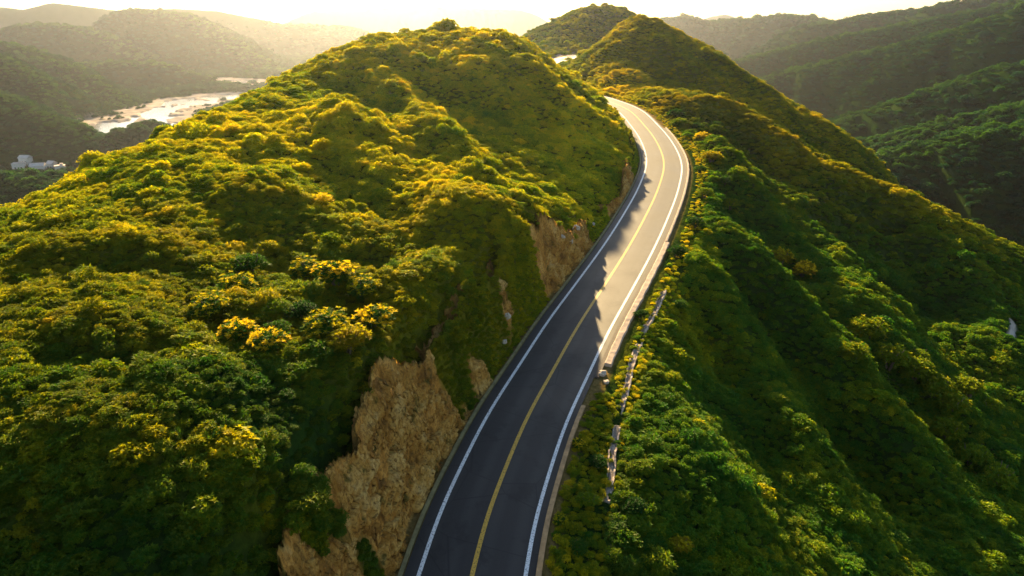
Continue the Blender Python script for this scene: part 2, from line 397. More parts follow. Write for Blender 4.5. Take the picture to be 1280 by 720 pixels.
# foliage: colour runs from deep green to straw yellow with the per-plant value 'hue'
GREENS = [(0., (.009, .050, .007)), (.28, (.028, .105, .005)), (.52, (.105, .155, .003)), (.76, (.310, .275, .003)), (1., (.46, .33, .008))]
WOODS = [(0., (.005, .038, .028)), (.3, (.012, .064, .026)), (.6, (.05, .13, .010)), (1., (.12, .16, .010))]
def foliage_mat(name, inst=True, hue=.3, val=1., cols=GREENS):
    m, nt, out = new_mat(name)
    if inst:
        a = N(nt, 'ShaderNodeAttribute', attribute_type='INSTANCER', attribute_name='hue').outputs['Fac']
        b = N(nt, 'ShaderNodeAttribute', attribute_type='INSTANCER', attribute_name='val').outputs['Fac']
    else:
        a = N(nt, 'ShaderNodeValue'); a.outputs[0].default_value = hue; a = a.outputs[0]
        b = N(nt, 'ShaderNodeValue'); b.outputs[0].default_value = val; b = b.outputs[0]
    l = N(nt, 'ShaderNodeAttribute', attribute_name='leaf').outputs['Fac']    # per-leaf random on the mesh
    ad = N(nt, 'ShaderNodeMath', operation='MULTIPLY_ADD'); nt.links.new(l, ad.inputs[0]); ad.inputs[1].default_value = .34; nt.links.new(a, ad.inputs[2])
    sb = N(nt, 'ShaderNodeMath', operation='SUBTRACT'); nt.links.new(ad.outputs[0], sb.inputs[0]); sb.inputs[1].default_value = .17
    c = ramp(nt, sb.outputs[0], cols)
    vm = N(nt, 'ShaderNodeVectorMath', operation='SCALE'); nt.links.new(c, vm.inputs[0]); nt.links.new(b, vm.inputs['Scale'])
    d = N(nt, 'ShaderNodeBsdfDiffuse'); t = N(nt, 'ShaderNodeBsdfTranslucent'); g = N(nt, 'ShaderNodeBsdfGlossy'); g.inputs['Roughness'].default_value = .5
    nt.links.new(vm.outputs[0], d.inputs[0])
    tc = mix(nt, 1., vm.outputs[0], (1.35, 1.25, .5), 'MULTIPLY'); nt.links.new(tc, t.inputs[0])
    m1 = N(nt, 'ShaderNodeMixShader'); m1.inputs[0].default_value = .5; nt.links.new(d.outputs[0], m1.inputs[1]); nt.links.new(t.outputs[0], m1.inputs[2])
    m2 = N(nt, 'ShaderNodeMixShader'); m2.inputs[0].default_value = .008; nt.links.new(m1.outputs[0], m2.inputs[1]); nt.links.new(g.outputs[0], m2.inputs[2])
    nt.links.new(m2.outputs[0], out.inputs[0]); return m
M_FOL = foliage_mat('foliage'); M_WOOD = foliage_mat('woodland_foliage', cols=WOODS)

def terrain_mat():
    m, nt, out = new_mat('hillside'); co = objco(nt); p = N(nt, 'ShaderNodeBsdfPrincipled')
    n1 = noise(nt, .35, 6, co); n2 = noise(nt, .02, 5, co); n3 = noise(nt, 2.2, 6, co, .65)
    green = ramp(nt, n3, [(.3, (.008, .020, .005)), (.5, (.016, .042, .007)), (.72, (.030, .060, .009))])
    green = mix(nt, ramp(nt, n2, [(.4, (0, 0, 0)), (.65, (.5, .5, .5))]), green, (.03, .045, .010))
    gm = N(nt, 'ShaderNodeAttribute', attribute_name='straw').outputs['Fac']
    green = mix(nt, gm, green, ramp(nt, n3, [(.3, (.045, .055, .006)), (.7, (.16, .15, .008))]))
    # rock of the road cut
    mp = N(nt, 'ShaderNodeMapping'); mp.inputs['Scale'].default_value = (1., 1., .62); mp.inputs['Rotation'].default_value = (0, .5, .3); nt.links.new(co, mp.inputs[0])
    r1 = noise(nt, .6, 9, mp.outputs[0], .6); r2 = noise(nt, 5., 8, co, .7)
    mp2 = N(nt, 'ShaderNodeMapping'); mp2.inputs['Scale'].default_value = (1.3, 1.3, .5); mp2.inputs['Rotation'].default_value = (.5, .55, .2); nt.links.new(co, mp2.inputs[0])
    vo = N(nt, 'ShaderNodeTexVoronoi'); vo.feature = 'DISTANCE_TO_EDGE'; vo.inputs['Scale'].default_value = .55; vw = N(nt, 'ShaderNodeVectorMath', operation='ADD'); nt.links.new(mp.outputs[0], vw.inputs[0]); nz = N(nt, 'ShaderNodeTexNoise'); nz.inputs['Scale'].default_value = 1.2; nz.inputs['Detail'].default_value = 4; nt.links.new(mp.outputs[0], nz.inputs['Vector']); nt.links.new(nz.outputs['Color'], vw.inputs[1]); nt.links.new(vw.outputs[0], vo.inputs['Vector'])
    rock = ramp(nt, r1, [(.28, (.12, .055, .012)), (.42, (.34, .155, .030)), (.55, (.50, .25, .055)), (.7, (.60, .35, .10))])
    rock = mix(nt, ramp(nt, r2, [(.38, (.7, .7, .7)), (.55, (0, 0, 0))]), rock, (.10, .055, .02))
    r3 = noise(nt, .9, 4, mp2.outputs[0], .5); rock = mix(nt, ramp(nt, r3, [(.30, (.85,) * 3), (.44, (0, 0, 0))]), rock, (.10, .05, .016)); rock = mix(nt, ramp(nt, r3, [(.58, (0, 0, 0)), (.72, (.7,) * 3)]), rock, (.60, .38, .13))
    rm = N(nt, 'ShaderNodeAttribute', attribute_name='rock').outputs['Fac']
    c = mix(nt, rm, green, rock)
    sm = N(nt, 'ShaderNodeAttribute', attribute_name='sand').outputs['Fac']
    sand = ramp(nt, noise(nt, .06, 5, co), [(.35, (.30, .25, .20)), (.65, (.46, .40, .34))])
    c = mix(nt, sm, c, sand)
    vm = N(nt, 'ShaderNodeAttribute', attribute_name='verge').outputs['Fac']
    verge = ramp(nt, n3, [(.3, (.10, .075, .02)), (.7, (.24, .16, .06))])
    c = mix(nt, vm, c, verge)
    nt.links.new(c, p.inputs['Base Color']); p.inputs['Roughness'].default_value = .95; p.inputs['Specular IOR Level'].default_value = 0.
    b1 = bump(nt, r1, .9, .5)
    b2 = N(nt, 'ShaderNodeBump'); b2.inputs['Strength'].default_value = .8; b2.inputs['Distance'].default_value = .07; nt.links.new(r2, b2.inputs['Height']); nt.links.new(b1, b2.inputs['Normal'])
    nt.links.new(b2.outputs[0], p.inputs['Normal'])
    nt.links.new(p.outputs[0], out.inputs[0]); return m
M_TER = terrain_mat()

R0C = SPW[[k for k, q in enumerate(SPURS) if q[0][0] == (835, 122)][0]][0]
def hue_field(x, y, z):
    big = fbm(x, y, 26., 3, off=21.); mid = fbm(x, y, 6., 2, off=22.)
    h = .41 + .13 * big + .10 * mid
    hill = sstep(25, -5, x - .12 * y) * sstep(32, 70, y) * sstep(260, 200, y)      # yellower scrub on the big hill, mostly golden sunlight put into its hue
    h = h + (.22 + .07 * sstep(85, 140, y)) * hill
    h = h + .12 * sstep(-15, -35, x) * sstep(62, 40, y) * 0
    h = h - .06 * sstep(5, 30, x) * sstep(170, 120, y)                               # fresher green on the valley side
    ho = poly_out(x, y, HULL)
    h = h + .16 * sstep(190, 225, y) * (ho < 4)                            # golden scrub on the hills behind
    rc = seg_dist(x, y, R0C)[0]; h = h + .22 * sstep(9, 2, rc)                       # straw grass along the crest
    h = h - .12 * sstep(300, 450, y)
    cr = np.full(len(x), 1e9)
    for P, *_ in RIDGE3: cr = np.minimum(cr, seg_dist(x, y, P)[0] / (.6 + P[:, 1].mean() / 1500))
    h = np.where((y > 300) & (ho >= 4), np.clip(h - .1, .08, .30) + .26 * sstep(34, 12, cr), h)        # sunlit band along the far crests painted into the hue
    h = h + .07 * sstep(0, -8, x) * sstep(60, 48, y)
    return h
# ------------------------------------------------------------------ terrain sheet (rings that widen with distance)
import os
Q = float(os.environ.get('SCENE_Q', '1'))
na = int(900 * Q)
az = np.radians(np.linspace(-58, 58, na))
rr = [7.]
while rr[-1] < 5200:
    r = rr[-1]; rr.append(r * (1 + (.0030 if r < 260 else .0042) / Q))
rr = np.array(rr); nr = len(rr)
RRg, AZg = np.meshgrid(rr, az, indexing='ij')
X = (RRg * np.sin(AZg)).ravel(); Y = (RRg * np.cos(AZg)).ravel()
H, LAT, RZ, RA, ROCK, RDIST = height(X, Y, True)
# close canopy relief on the far slopes
far = sstep(250, 500, Y)
H = H + far * sstep(30, 60, RDIST) * (1.6 * fbm(X, Y, 16, 3, off=5.))
HG = H.reshape(nr, na)
V = np.stack([X, Y, H], 1)
i = np.arange(nr - 1)[:, None] * na + np.arange(na - 1)[None]
F = np.stack([i, i + 1, i + na + 1, i + na], -1).reshape(-1, 4)[:, ::-1]
me = mesh_from('terrain', V, np.ascontiguousarray(F), M_TER, True)
def fattr(me, name, a, dom='POINT'):
    at_ = me.attributes.new(name, 'FLOAT', dom); at_.data.foreach_set('value', np.asarray(a, np.float32))
# where greenery has overgrown the cut: less rock
def rock_keep(a, t):
    n = fbm(a, t, 7., 3, off=12.)
    base = np.interp(a, [0, 70, 78, 88, 99, 102, 117, 121, 128, 132, 150, 155, 170], [.75, .7, .4, -.1, -.4, .8, .8, -.3, -.3, .7, .7, -.6, -.6]) - .20 * np.maximum(0, t - 2.3)
    return sstep(-.05, .2, base + .85 * n)
TL = -LAT - HWL
KEEP = rock_keep(RA, TL)
ROCKM = ROCK * KEEP
fattr(me, 'rock', ROCKM)
sand = sstep(34, 20, RDIST + 8 * fbm(X, Y, 30., 3, off=23.)) * (X < -80) * (H > RIVZ - 8) * (H < RIVZ + 7)
lay = sstep(20, 14, np.hypot((X - 30) * .9, (Y - 348) * .45))
_sc = seg_dist(X, Y, SCAR)[0]
fattr(me, 'sand', np.clip(sand + lay * (H > -32) + sstep(.75, .3, _sc), 0, 1))
vr = sstep(HWR + 1.6, HWR + .9, LAT) * (LAT > HWR - .5) + sstep(HWL + 1.0, HWL + .8, -LAT) * (LAT < -HWL + .5)
fattr(me, 'verge', np.clip(vr, 0, 1) * (np.abs(LAT) < 10))
ter = obj('terrain', me); tag(ter, 'green mountain ridges falling to a river valley', None, None, 'structure')

_hh = hue_field(X, Y, H); fattr(me, 'straw', sstep(.38, .62, _hh) * (poly_out(X, Y, HULL) < 4))  # ground shares the scrub's yellow tint, painted sunlight included

def bil(x, y):
    """height of the terrain sheet at x, y"""
    r = np.hypot(x, y); a = np.arctan2(x, y)
    fi = np.clip(np.interp(r, rr, np.arange(nr)), 0, nr - 1.001); fj = np.clip((a - az[0]) / (az[1] - az[0]), 0, na - 1.001)
    i0 = fi.astype(int); j0 = fj.astype(int); u = fi - i0; v = fj - j0
    return (HG[i0, j0] * (1 - u) + HG[i0 + 1, j0] * u) * (1 - v) + (HG[i0, j0 + 1] * (1 - u) + HG[i0 + 1, j0 + 1] * u) * v
def ground(x, y): return float(bil(np.array([x], float), np.array([y], float))[0])
def hit_t(px, py):
    """where a surveyed direction meets the terrain"""
    d = np.linspace(22, 1600, 9000); u = (px - 640) / FPX; v = (360 - py) / FPX
    x, y, z = u * d, d * (cp + v * sp), d * (v * cp - sp)
    k = np.where(z < bil(x, y))[0]; k = k[0] if len(k) else -1
    return float(x[k]), float(y[k]), float(z[k])

# ------------------------------------------------------------------ rock faces of the road cut
def worley(x, y, seed):
    xi = np.floor(x).astype(int); yi = np.floor(y).astype(int); f1 = np.full(x.shape, 9.); f2 = np.full(x.shape, 9.); cid = np.zeros(x.shape); gx = np.zeros(x.shape); gy = np.zeros(x.shape)
    for dx in (-1, 0, 1):
        for dy in (-1, 0, 1):
            h = _P[(_P[(xi + dx + seed) & 4095] + yi + dy) & 4095]; h2 = _P[h]
            px, py = xi + dx + (h / 4096.), yi + dy + (h2 / 4096.)
            d = np.hypot(x - px, y - py); m = d < f1
            f2 = np.where(m, f1, np.minimum(f2, d)); f1 = np.where(m, d, f1)
            cid = np.where(m, _P[h2] / 4096., cid); gx = np.where(m, x - px, gx); gy = np.where(m, y - py, gy)
    return f1, f2, cid, gx, gy
def rock_mat():
    m, nt, out = new_mat('cut_rock'); co = objco(nt); p = N(nt, 'ShaderNodeBsdfPrincipled')
    n1 = noise(nt, .5, 6, co, .6); n2 = noise(nt, 3.5, 8, co, .7); n3 = noise(nt, 14, 5, co, .7)
    ce = N(nt, 'ShaderNodeAttribute', attribute_name='cell').outputs['Fac']
    ad = N(nt, 'ShaderNodeMath', operation='MULTIPLY_ADD'); nt.links.new(ce, ad.inputs[0]); ad.inputs[1].default_value = .30; nt.links.new(n1, ad.inputs[2])
    c = ramp(nt, ad.outputs[0], [(.42, (.17, .080, .018)), (.56, (.37, .175, .032)), (.70, (.50, .275, .062)), (.84, (.58, .37, .12))])
    c = mix(nt, ramp(nt, n2, [(.36, (.8,) * 3), (.52, (0, 0, 0))]), c, (.13, .065, .018))
    c = mix(nt, ramp(nt, n3, [(.55, (0, 0, 0)), (.75, (.4,) * 3)]), c, (.60, .42, .20))
    mo = noise(nt, .8, 5, co, .6); c = mix(nt, ramp(nt, mo, [(.58, (0, 0, 0)), (.68, (.75,) * 3)]), c, (.035, .05, .010))
    nt.links.new(c, p.inputs['Base Color']); p.inputs['Roughness'].default_value = .95; p.inputs['Specular IOR Level'].default_value = .1
    b1 = bump(nt, n2, .8, .12); b2 = N(nt, 'ShaderNodeBump'); b2.inputs['Strength'].default_value = .6; b2.inputs['Distance'].default_value = .03
    nt.links.new(n3, b2.inputs['Height']); nt.links.new(b1, b2.inputs['Normal']); nt.links.new(b2.outputs[0], p.inputs['Normal'])
    nt.links.new(p.outputs[0], out.inputs[0]); return m
M_ROCK = rock_mat()
def rock_face(s0, s1, label):
    ss = np.arange(s0, s1, .075 if s1 < 96 else .12); nu = 150
    tt = np.linspace(.55, 9., 170); q = np.clip(np.searchsorted(RS, ss), 0, len(RS) - 1)
    cx, cy_, nx, ny = RC[q, 0], RC[q, 1], RN[q, 0], RN[q, 1]
    TX = cx[:, None] - nx[:, None] * (HWL + tt); TY = cy_[:, None] - ny[:, None] * (HWL + tt)
    HH, _, _, _, RK, _ = height(TX.ravel(), TY.ravel(), True); HH = HH.reshape(TX.shape); RK = RK.reshape(TX.shape)
    for _ in range(2): HH[1:-1] = (HH[:-2] + HH[1:-1] * 2 + HH[2:]) / 4
    top = np.array([tt[np.where(r_ > .3)[0][-1]] if (r_ > .3).any() else 2. for r_ in RK])
    top = np.min([np.roll(top, k_) for k_ in range(-14, 15)], axis=0); kk = np.ones(41) / 41; top = np.convolve(np.pad(top, 20, 'edge'), kk, 'valid')
    u = np.linspace(0, 1, nu); T = .55 + (top[:, None] + .35 - .55) * u[None]
    Z = np.array([np.interp(T[i_], tt, HH[i_]) for i_ in range(len(ss))]); S_ = np.repeat(ss[:, None], nu, 1)
    zz = Z - RC[q, 2][:, None]
    sh = S_ + .45 * zz
    w1 = worley(sh / 2.3 + .4 * fbm(S_, zz, 2., 2), zz / 1.7, 3); w2 = worley(sh / .8 + 7 + .3 * fbm(S_, zz, 1., 2, off=5), (zz - .5 * S_) / .55, 11); w3 = worley(sh / .3, (zz - .3 * S_) / .24, 29)
    D = .85 * (w1[2] - .5) + .34 * w1[3] * (w1[2] - .4) * 2 + .36 * (w2[2] - .5) + .2 * w2[4] + .12 * (w3[2] - .5) + .5 * fbm(S_, zz, 3., 4, off=3.)
    D -= .30 * sstep(.12, .0, w1[1] - w1[0]) + .12 * sstep(.12, 0, w2[1] - w2[0])
    kp = rock_keep(S_.ravel(), T.ravel()).reshape(T.shape)
    ed = np.minimum(np.minimum((S_ - s0) / 1.5, (s1 - S_) / 1.5), 1)
    D = (.30 + D * .62) * sstep(0, .1, u)[None] * sstep(1.0, .66, u)[None] - 1.1 * (1 - kp) - .8 * (1 - np.clip(ed, 0, 1)) - .25 * sstep(.9, 1., u)[None] - .1 * sstep(.08, 0, u)[None]
    lat_o = HWL + T - D * .92
    lat_o = np.maximum(lat_o, HWL + .42)
    V = np.stack([cx[:, None] - nx[:, None] * lat_o, cy_[:, None] - ny[:, None] * lat_o, Z + D * .3], -1).reshape(-1, 3)
    i_ = np.arange(len(ss) - 1)[:, None] * nu + np.arange(nu - 1)[None]
    F_ = np.stack([i_, i_ + 1, i_ + nu + 1, i_ + nu], -1).reshape(-1, 4)
    me = mesh_from('rock_face', V, np.ascontiguousarray(F_), M_ROCK, False); fattr(me, 'cell', (.6 * w1[2] + .4 * w2[2]).ravel())
    tag(obj('rock_face', me), label, None, None, 'structure')
rock_face(50, 93, 'long ochre rock face of the road cut nearest the camera')
rock_face(100.5, 120, 'orange rock face halfway up the left side of the road')
rock_face(130, 154, 'narrow orange rock face at the start of the bend')

# ------------------------------------------------------------------ river
M_WAT, nt, out = new_mat('river_water')
p = N(nt, 'ShaderNodeBsdfPrincipled'); p.inputs['Base Color'].default_value = (.20, .19, .16, 1); p.inputs['Roughness'].default_value = .16
co = objco(nt); nt.links.new(bump(nt, noise(nt, .25, 4, co), .25, .4), p.inputs['Normal']); nt.links.new(p.outputs[0], out.inputs[0])
gx = np.linspace(-1800, -60, 60); gy = np.linspace(550, 2600, 60)
gX, gY = np.meshgrid(gx, gy); Vr = np.stack([gX.ravel(), gY.ravel(), np.full(gX.size, RIVZ)], 1)
ii = np.arange(59)[:, None] * 60 + np.arange(59)[None]
Fr = np.stack([ii, ii + 1, ii + 61, ii + 60], -1).reshape(-1, 4)
tag(obj('river', mesh_from('river', Vr, Fr, M_WAT)), 'pale river winding along the valley floor', None, None, 'structure')

# ------------------------------------------------------------------ road
def strip(lo, hi, z, s0=0, s1=None, step=1, wob=None):
    """flat ribbon along the road between lateral offsets, z above the road line"""
    s1 = s1 if s1 is not None else RS[-1]
    k = np.where((RS >= s0) & (RS <= s1))[0][::step]
    V = []
    for q in k:
        w = wob(RS[q]) if wob else 0
        for o in (lo, hi + w):
            V.append((RC[q, 0] + RN[q, 0] * o, RC[q, 1] + RN[q, 1] * o, RC[q, 2] + z))
    n = len(k); F = [(2 * a, 2 * a + 1, 2 * a + 3, 2 * a + 2) for a in range(n - 1)]
    return V, F
def prism(prof, s0, s1, step=2, jitter=0):
    """closed profile [(lateral, z)] swept along the road"""
    k = np.where((RS >= s0) & (RS <= s1))[0][::step]; V = []; m = len(prof); n = len(k)
    for q in k:
        for o, z in prof:
            j = jitter * math.sin(RS[q] * 1.7 + o * 3) * .5 + jitter * (random.random() - .5)
            V.append((RC[q, 0] + RN[q, 0] * (o + j), RC[q, 1] + RN[q, 1] * (o + j), RC[q, 2] + z + j * .5))
    F = [(a * m + i, a * m + (i + 1) % m, (a + 1) * m + (i + 1) % m, (a + 1) * m + i) for a in range(n - 1) for i in range(m)]
    F += [tuple(range(m))[::-1], tuple((n - 1) * m + i for i in range(m))]
    return V, F
def asphalt_mat():
    m, nt, out = new_mat('asphalt'); co = objco(nt); p = N(nt, 'ShaderNodeBsdfPrincipled')
    a = noise(nt, .18, 5, co); b = noise(nt, 22, 3, co, .7)
    lat = N(nt, 'ShaderNodeAttribute', attribute_name='lat').outputs['Fac']
    # wheel paths: worn pale bands that wander slightly
    mp = N(nt, 'ShaderNodeMath', operation='MULTIPLY_ADD'); nt.links.new(a, mp.inputs[0]); mp.inputs[1].default_value = .8; nt.links.new(lat, mp.inputs[2])
    w = N(nt, 'ShaderNodeTexWave'); w.inputs['Scale'].default_value = .165; w.inputs['Distortion'].default_value = 0
    cx = N(nt, 'ShaderNodeCombineXYZ'); nt.links.new(mp.outputs[0], cx.inputs[0]); nt.links.new(cx.outputs[0], w.inputs['Vector'])
    base = ramp(nt, a, [(.3, (.012, .012, .012)), (.7, (.021, .020, .019))])
    base = mix(nt, ramp(nt, w.outputs['Fac'], [(.35, (0, 0, 0)), (1., (.5, .5, .5))]), base, (.040, .038, .036))
    base = mix(nt, ramp(nt, b, [(.45, (0, 0, 0)), (.8, (.4, .4, .4))]), base, (.06, .058, .055))
    st_ = noise(nt, .45, 6, co, .7); base = mix(nt, ramp(nt, st_, [(.36, (.7,) * 3), (.46, (0, 0, 0))]), base, (.009, .009, .009))
    cr_ = N(nt, 'ShaderNodeTexVoronoi'); cr_.feature = 'DISTANCE_TO_EDGE'; cr_.inputs['Scale'].default_value = .22; nt.links.new(co, cr_.inputs['Vector'])
    base = mix(nt, ramp(nt, cr_.outputs['Distance'], [(0., (.8,) * 3), (.012, (0, 0, 0))]), base, (.006, .006, .006))
    nt.links.new(base, p.inputs['Base Color']); nt.links.new(ramp(nt, a, [(.3, (.58,) * 3), (.7, (.72,) * 3)]), p.inputs['Roughness']); p.inputs['Specular IOR Level'].default_value = .38
    nt.links.new(bump(nt, b, .35, .01), p.inputs['Normal']); nt.links.new(p.outputs[0], out.inputs[0]); return m
k = np.arange(0, len(RC)); offs = np.linspace(-HWL, HWR, 17)
Vv = np.array([(RC[q, 0] + RN[q, 0] * o, RC[q, 1] + RN[q, 1] * o, RC[q, 2]) for q in k for o in offs])
ii = np.arange(len(k) - 1)[:, None] * 17 + np.arange(16)[None]
Ff = np.stack([ii, ii + 1, ii + 18, ii + 17], -1).reshape(-1, 4)
me = mesh_from('road', Vv, Ff, asphalt_mat(), True); fattr(me, 'lat', np.tile(offs, len(k)))
tag(obj('road', me), 'grey two-lane asphalt road winding along the hillside', None, None, 'structure')
def paint_mat(name, col):
    m, nt, out = new_mat(name); co = objco(nt); p = N(nt, 'ShaderNodeBsdfPrincipled')
    n = noise(nt, 9, 6, co, .7); n2 = noise(nt, .8, 3, co)
    c = ramp(nt, n, [(.36, tuple(k * .2 for k in col)), (.5, col)]); c = mix(nt, ramp(nt, n2, [(.4, (0, 0, 0)), (.7, (.3,) * 3)]), c, tuple(k * .6 for k in col))
    nt.links.new(c, p.inputs['Base Color']); p.inputs['Roughness'].default_value = .6; nt.links.new(p.outputs[0], out.inputs[0]); return m
MW = paint_mat('white_line_paint', (.78, .78, .76)); MY = paint_mat('yellow_line_paint', (.62, .36, .03))
for lo, hi, mt, nm, lb in ((-LINE - .13, -LINE + .13, MW, 'road_marking', 'white edge line along the cut side of the road'),
                           (LINE - .13, LINE + .13, MW, 'road_marking', 'white edge line along the valley side of the road'),
                           (-.15, .14, MY, 'road_marking', 'yellow centre line of the road')):
    Vs, Fs = strip(lo, hi, .006); tag(obj(nm, mesh_from(nm, Vs, Fs, mt)), lb, None, None, 'structure')
M_CON = simple('weathered_concrete', (.36, .31, .26), .85, .3, 2.5, .05)
M_CON2 = simple('dirty_concrete', (.16, .13, .10), .9, .4, 3., .05)
# left drain edge
Vs, Fs = prism([(-HWL - .35, -.4), (-HWL - .35, .10), (-HWL - .1, .10), (-HWL - .1, -.4)], 20, 215)
tag(obj('kerb', mesh_from('kerb', Vs, Fs, simple('mossy_kerb', (.20, .17, .07), .9, .35, 2.))), 'low mossy kerb between the asphalt and the rock cut', 'kerb', None, 'structure')
# right side: thin kerb along the near stretch
Vs, Fs = prism([(HWR + .02, -.4), (HWR + .02, .13), (HWR + .36, .13), (HWR + .36, -.4)], 20, 82)
tag(obj('kerb', mesh_from('kerb', Vs, Fs, simple('sandy_kerb', (.42, .25, .11), .9, .3, 2.))), 'low sandy kerb between the asphalt and the green verge', 'kerb', None, 'structure')

# ------------------------------------------------------------------ leaf clumps (instanced vegetation prototypes)
def rosettes(n_ros, leaves, leaf_len, leaf_w, flat=.75, lobes=5, seed=0, radius=1., up=.7, curl=.35):
    r = np.random.default_rng(seed)
    ang = r.random(lobes) * 2 * np.pi; lr = .38 * np.sqrt(r.random(lobes)); lc = np.stack([lr * np.cos(ang), lr * np.sin(ang), .25 + .25 * r.random(lobes)], 1)
    lsz = .5 + .25 * r.random(lobes)
    V = []; A = []; Ns = n_ros
    for i in range(Ns):
        k = r.integers(lobes); th = r.random() * 2 * np.pi; cz = r.random() ** .8 * 1.15 - .15
        sx = math.sqrt(max(0, 1 - cz * cz))
        nrm = np.array([sx * math.cos(th), sx * math.sin(th), cz])
        c = lc[k] + nrm * lsz[k] * (.78 + .25 * r.random()) * np.array([1, 1, flat])
        ax = nrm * (1 - up) + np.array([0, 0, up]); ax /= np.linalg.norm(ax)
        t = np.cross(ax, (1, 0, .1)); t /= np.linalg.norm(t); b = np.cross(ax, t)
        tone = r.random()
        for j in range(leaves):
            a = 2 * np.pi * (j + r.random() * .7) / leaves
            out_ = math.cos(a) * t + math.sin(a) * b; side = -math.sin(a) * t + math.cos(a) * b
            L = leaf_len * (.7 + .6 * r.random()); W = leaf_w * (.7 + .5 * r.random()); e = .3 + .9 * r.random()
            d1 = out_ * math.cos(e) + ax * math.sin(e); d2 = out_ * math.cos(e - curl * 2) + ax * math.sin(e - curl * 2)
            p0 = c; p1 = c + d1 * L * .5; p2 = p1 + d2 * L * .5
            V += [p0, p1 + side * W, p2, p1 - side * W]
            A.append(.55 * tone + .45 * r.random())
    V = np.array(V) * radius; F = np.arange(len(V)).reshape(-1, 4)
    return V, F, np.array(A)
def clump_mesh(name, mat, **k):
    V, F, A = rosettes(**k); me = mesh_from(name, V, F, mat, False); fattr(me, 'leaf', A, 'FACE'); return me
protos = bpy.data.collections.new('leaf_clumps')
specs = [dict(n_ros=110, leaves=7, leaf_len=.24, leaf_w=.040, lobes=6), dict(n_ros=90, leaves=8, leaf_len=.28, leaf_w=.036, lobes=4, up=.85),
         dict(n_ros=120, leaves=6, leaf_len=.20, leaf_w=.055, lobes=7, up=.5),                                       # 0-2 close shrubs
         dict(n_ros=230, leaves=5, leaf_len=.17, leaf_w=.050, lobes=8), dict(n_ros=220, leaves=5, leaf_len=.16, leaf_w=.055, lobes=6, up=.5),
         dict(n_ros=240, leaves=5, leaf_len=.15, leaf_w=.05, lobes=10, flat=.6),                                     # 3-5 bushes
         dict(n_ros=260, leaves=4, leaf_len=.17, leaf_w=.070, lobes=9, flat=.95), dict(n_ros=260, leaves=4, leaf_len=.17, leaf_w=.075, lobes=12, flat=.8),  # 6-7 tree crowns
         dict(n_ros=70, leaves=6, leaf_len=.34, leaf_w=.030, lobes=5, flat=.35, up=.9, curl=.2)]                       # 8 grass tuft
for i, s in enumerate(specs):
    me = clump_mesh('leaf_clump_%d' % i, M_FOL, seed=40 + i, **s); protos.objects.link(bpy.data.objects.new('leaf_clump_%02d' % i, me))

forest_protos = bpy.data.collections.new('crown_clumps')
for i in (5, 6, 7):
    me = protos.objects[i].data.copy(); me.materials[0] = M_WOOD; forest_protos.objects.link(bpy.data.objects.new('crown_clump_%02d' % i, me))
def scatter_object(name, label, protos, P, idx, rot, scl, hue, val):
    n = len(P); me = bpy.data.meshes.new(name); me.vertices.add(n); me.vertices.foreach_set('co', P.astype(np.float32).ravel())
    a = me.attributes.new('idx', 'INT', 'POINT'); a.data.foreach_set('value', idx.astype(np.int32))
    for nm, arr in (('rot', rot), ('scl', scl)):
        a = me.attributes.new(nm, 'FLOAT_VECTOR', 'POINT'); a.data.foreach_set('vector', arr.astype(np.float32).ravel())
    fattr(me, 'hue', hue); fattr(me, 'val', val)
    o = obj(name, me); tag(o, label, None, None, 'stuff')
    ng = bpy.data.node_groups.new(name + '_nodes', 'GeometryNodeTree')
    ng.interface.new_socket('Geometry', in_out='INPUT', socket_type='NodeSocketGeometry'); ng.interface.new_socket('Geometry', in_out='OUTPUT', socket_type='NodeSocketGeometry')
    gi = ng.nodes.new('NodeGroupInput'); go = ng.nodes.new('NodeGroupOutput')
    ci = ng.nodes.new('GeometryNodeCollectionInfo'); ci.inputs['Collection'].default_value = protos
    ci.inputs['Separate Children'].default_value = True; ci.inputs['Reset Children'].default_value = True
    ip = ng.nodes.new('GeometryNodeInstanceOnPoints'); ip.inputs['Pick Instance'].default_value = True
    def na_(nm, t):
        q = ng.nodes.new('GeometryNodeInputNamedAttribute'); q.data_type = t; q.inputs['Name'].default_value = nm; return q.outputs['Attribute']
    er = ng.nodes.new('FunctionNodeEulerToRotation')
    L = ng.links.new
    L(na_('rot', 'FLOAT_VECTOR'), er.inputs[0]); L(er.outputs[0], ip.inputs['Rotation']); L(na_('scl', 'FLOAT_VECTOR'), ip.inputs['Scale'])
    L(na_('idx', 'INT'), ip.inputs['Instance Index']); L(gi.outputs[0], ip.inputs['Points']); L(ci.outputs[0], ip.inputs['Instance']); L(ip.outputs[0], go.inputs[0])
    md = o.modifiers.new('scatter', 'NODES'); md.node_group = ng
    return o

DRAIN = [hit(px, py) for px, py in [(831, 374), (822, 396), (803, 425), (792, 452), (783, 490), (774, 520), (768, 545), (765, 580), (757, 618)]]
DRP = np.array([(a, b, ground(a, b)) for a, b, _ in DRAIN])
YEL = [hit(px, py, 1.)[:2] for px, py in [(295, 380), (262, 400), (330, 430), (370, 350), (400, 345), (440, 360), (455, 400), (420, 430), (380, 440)]]

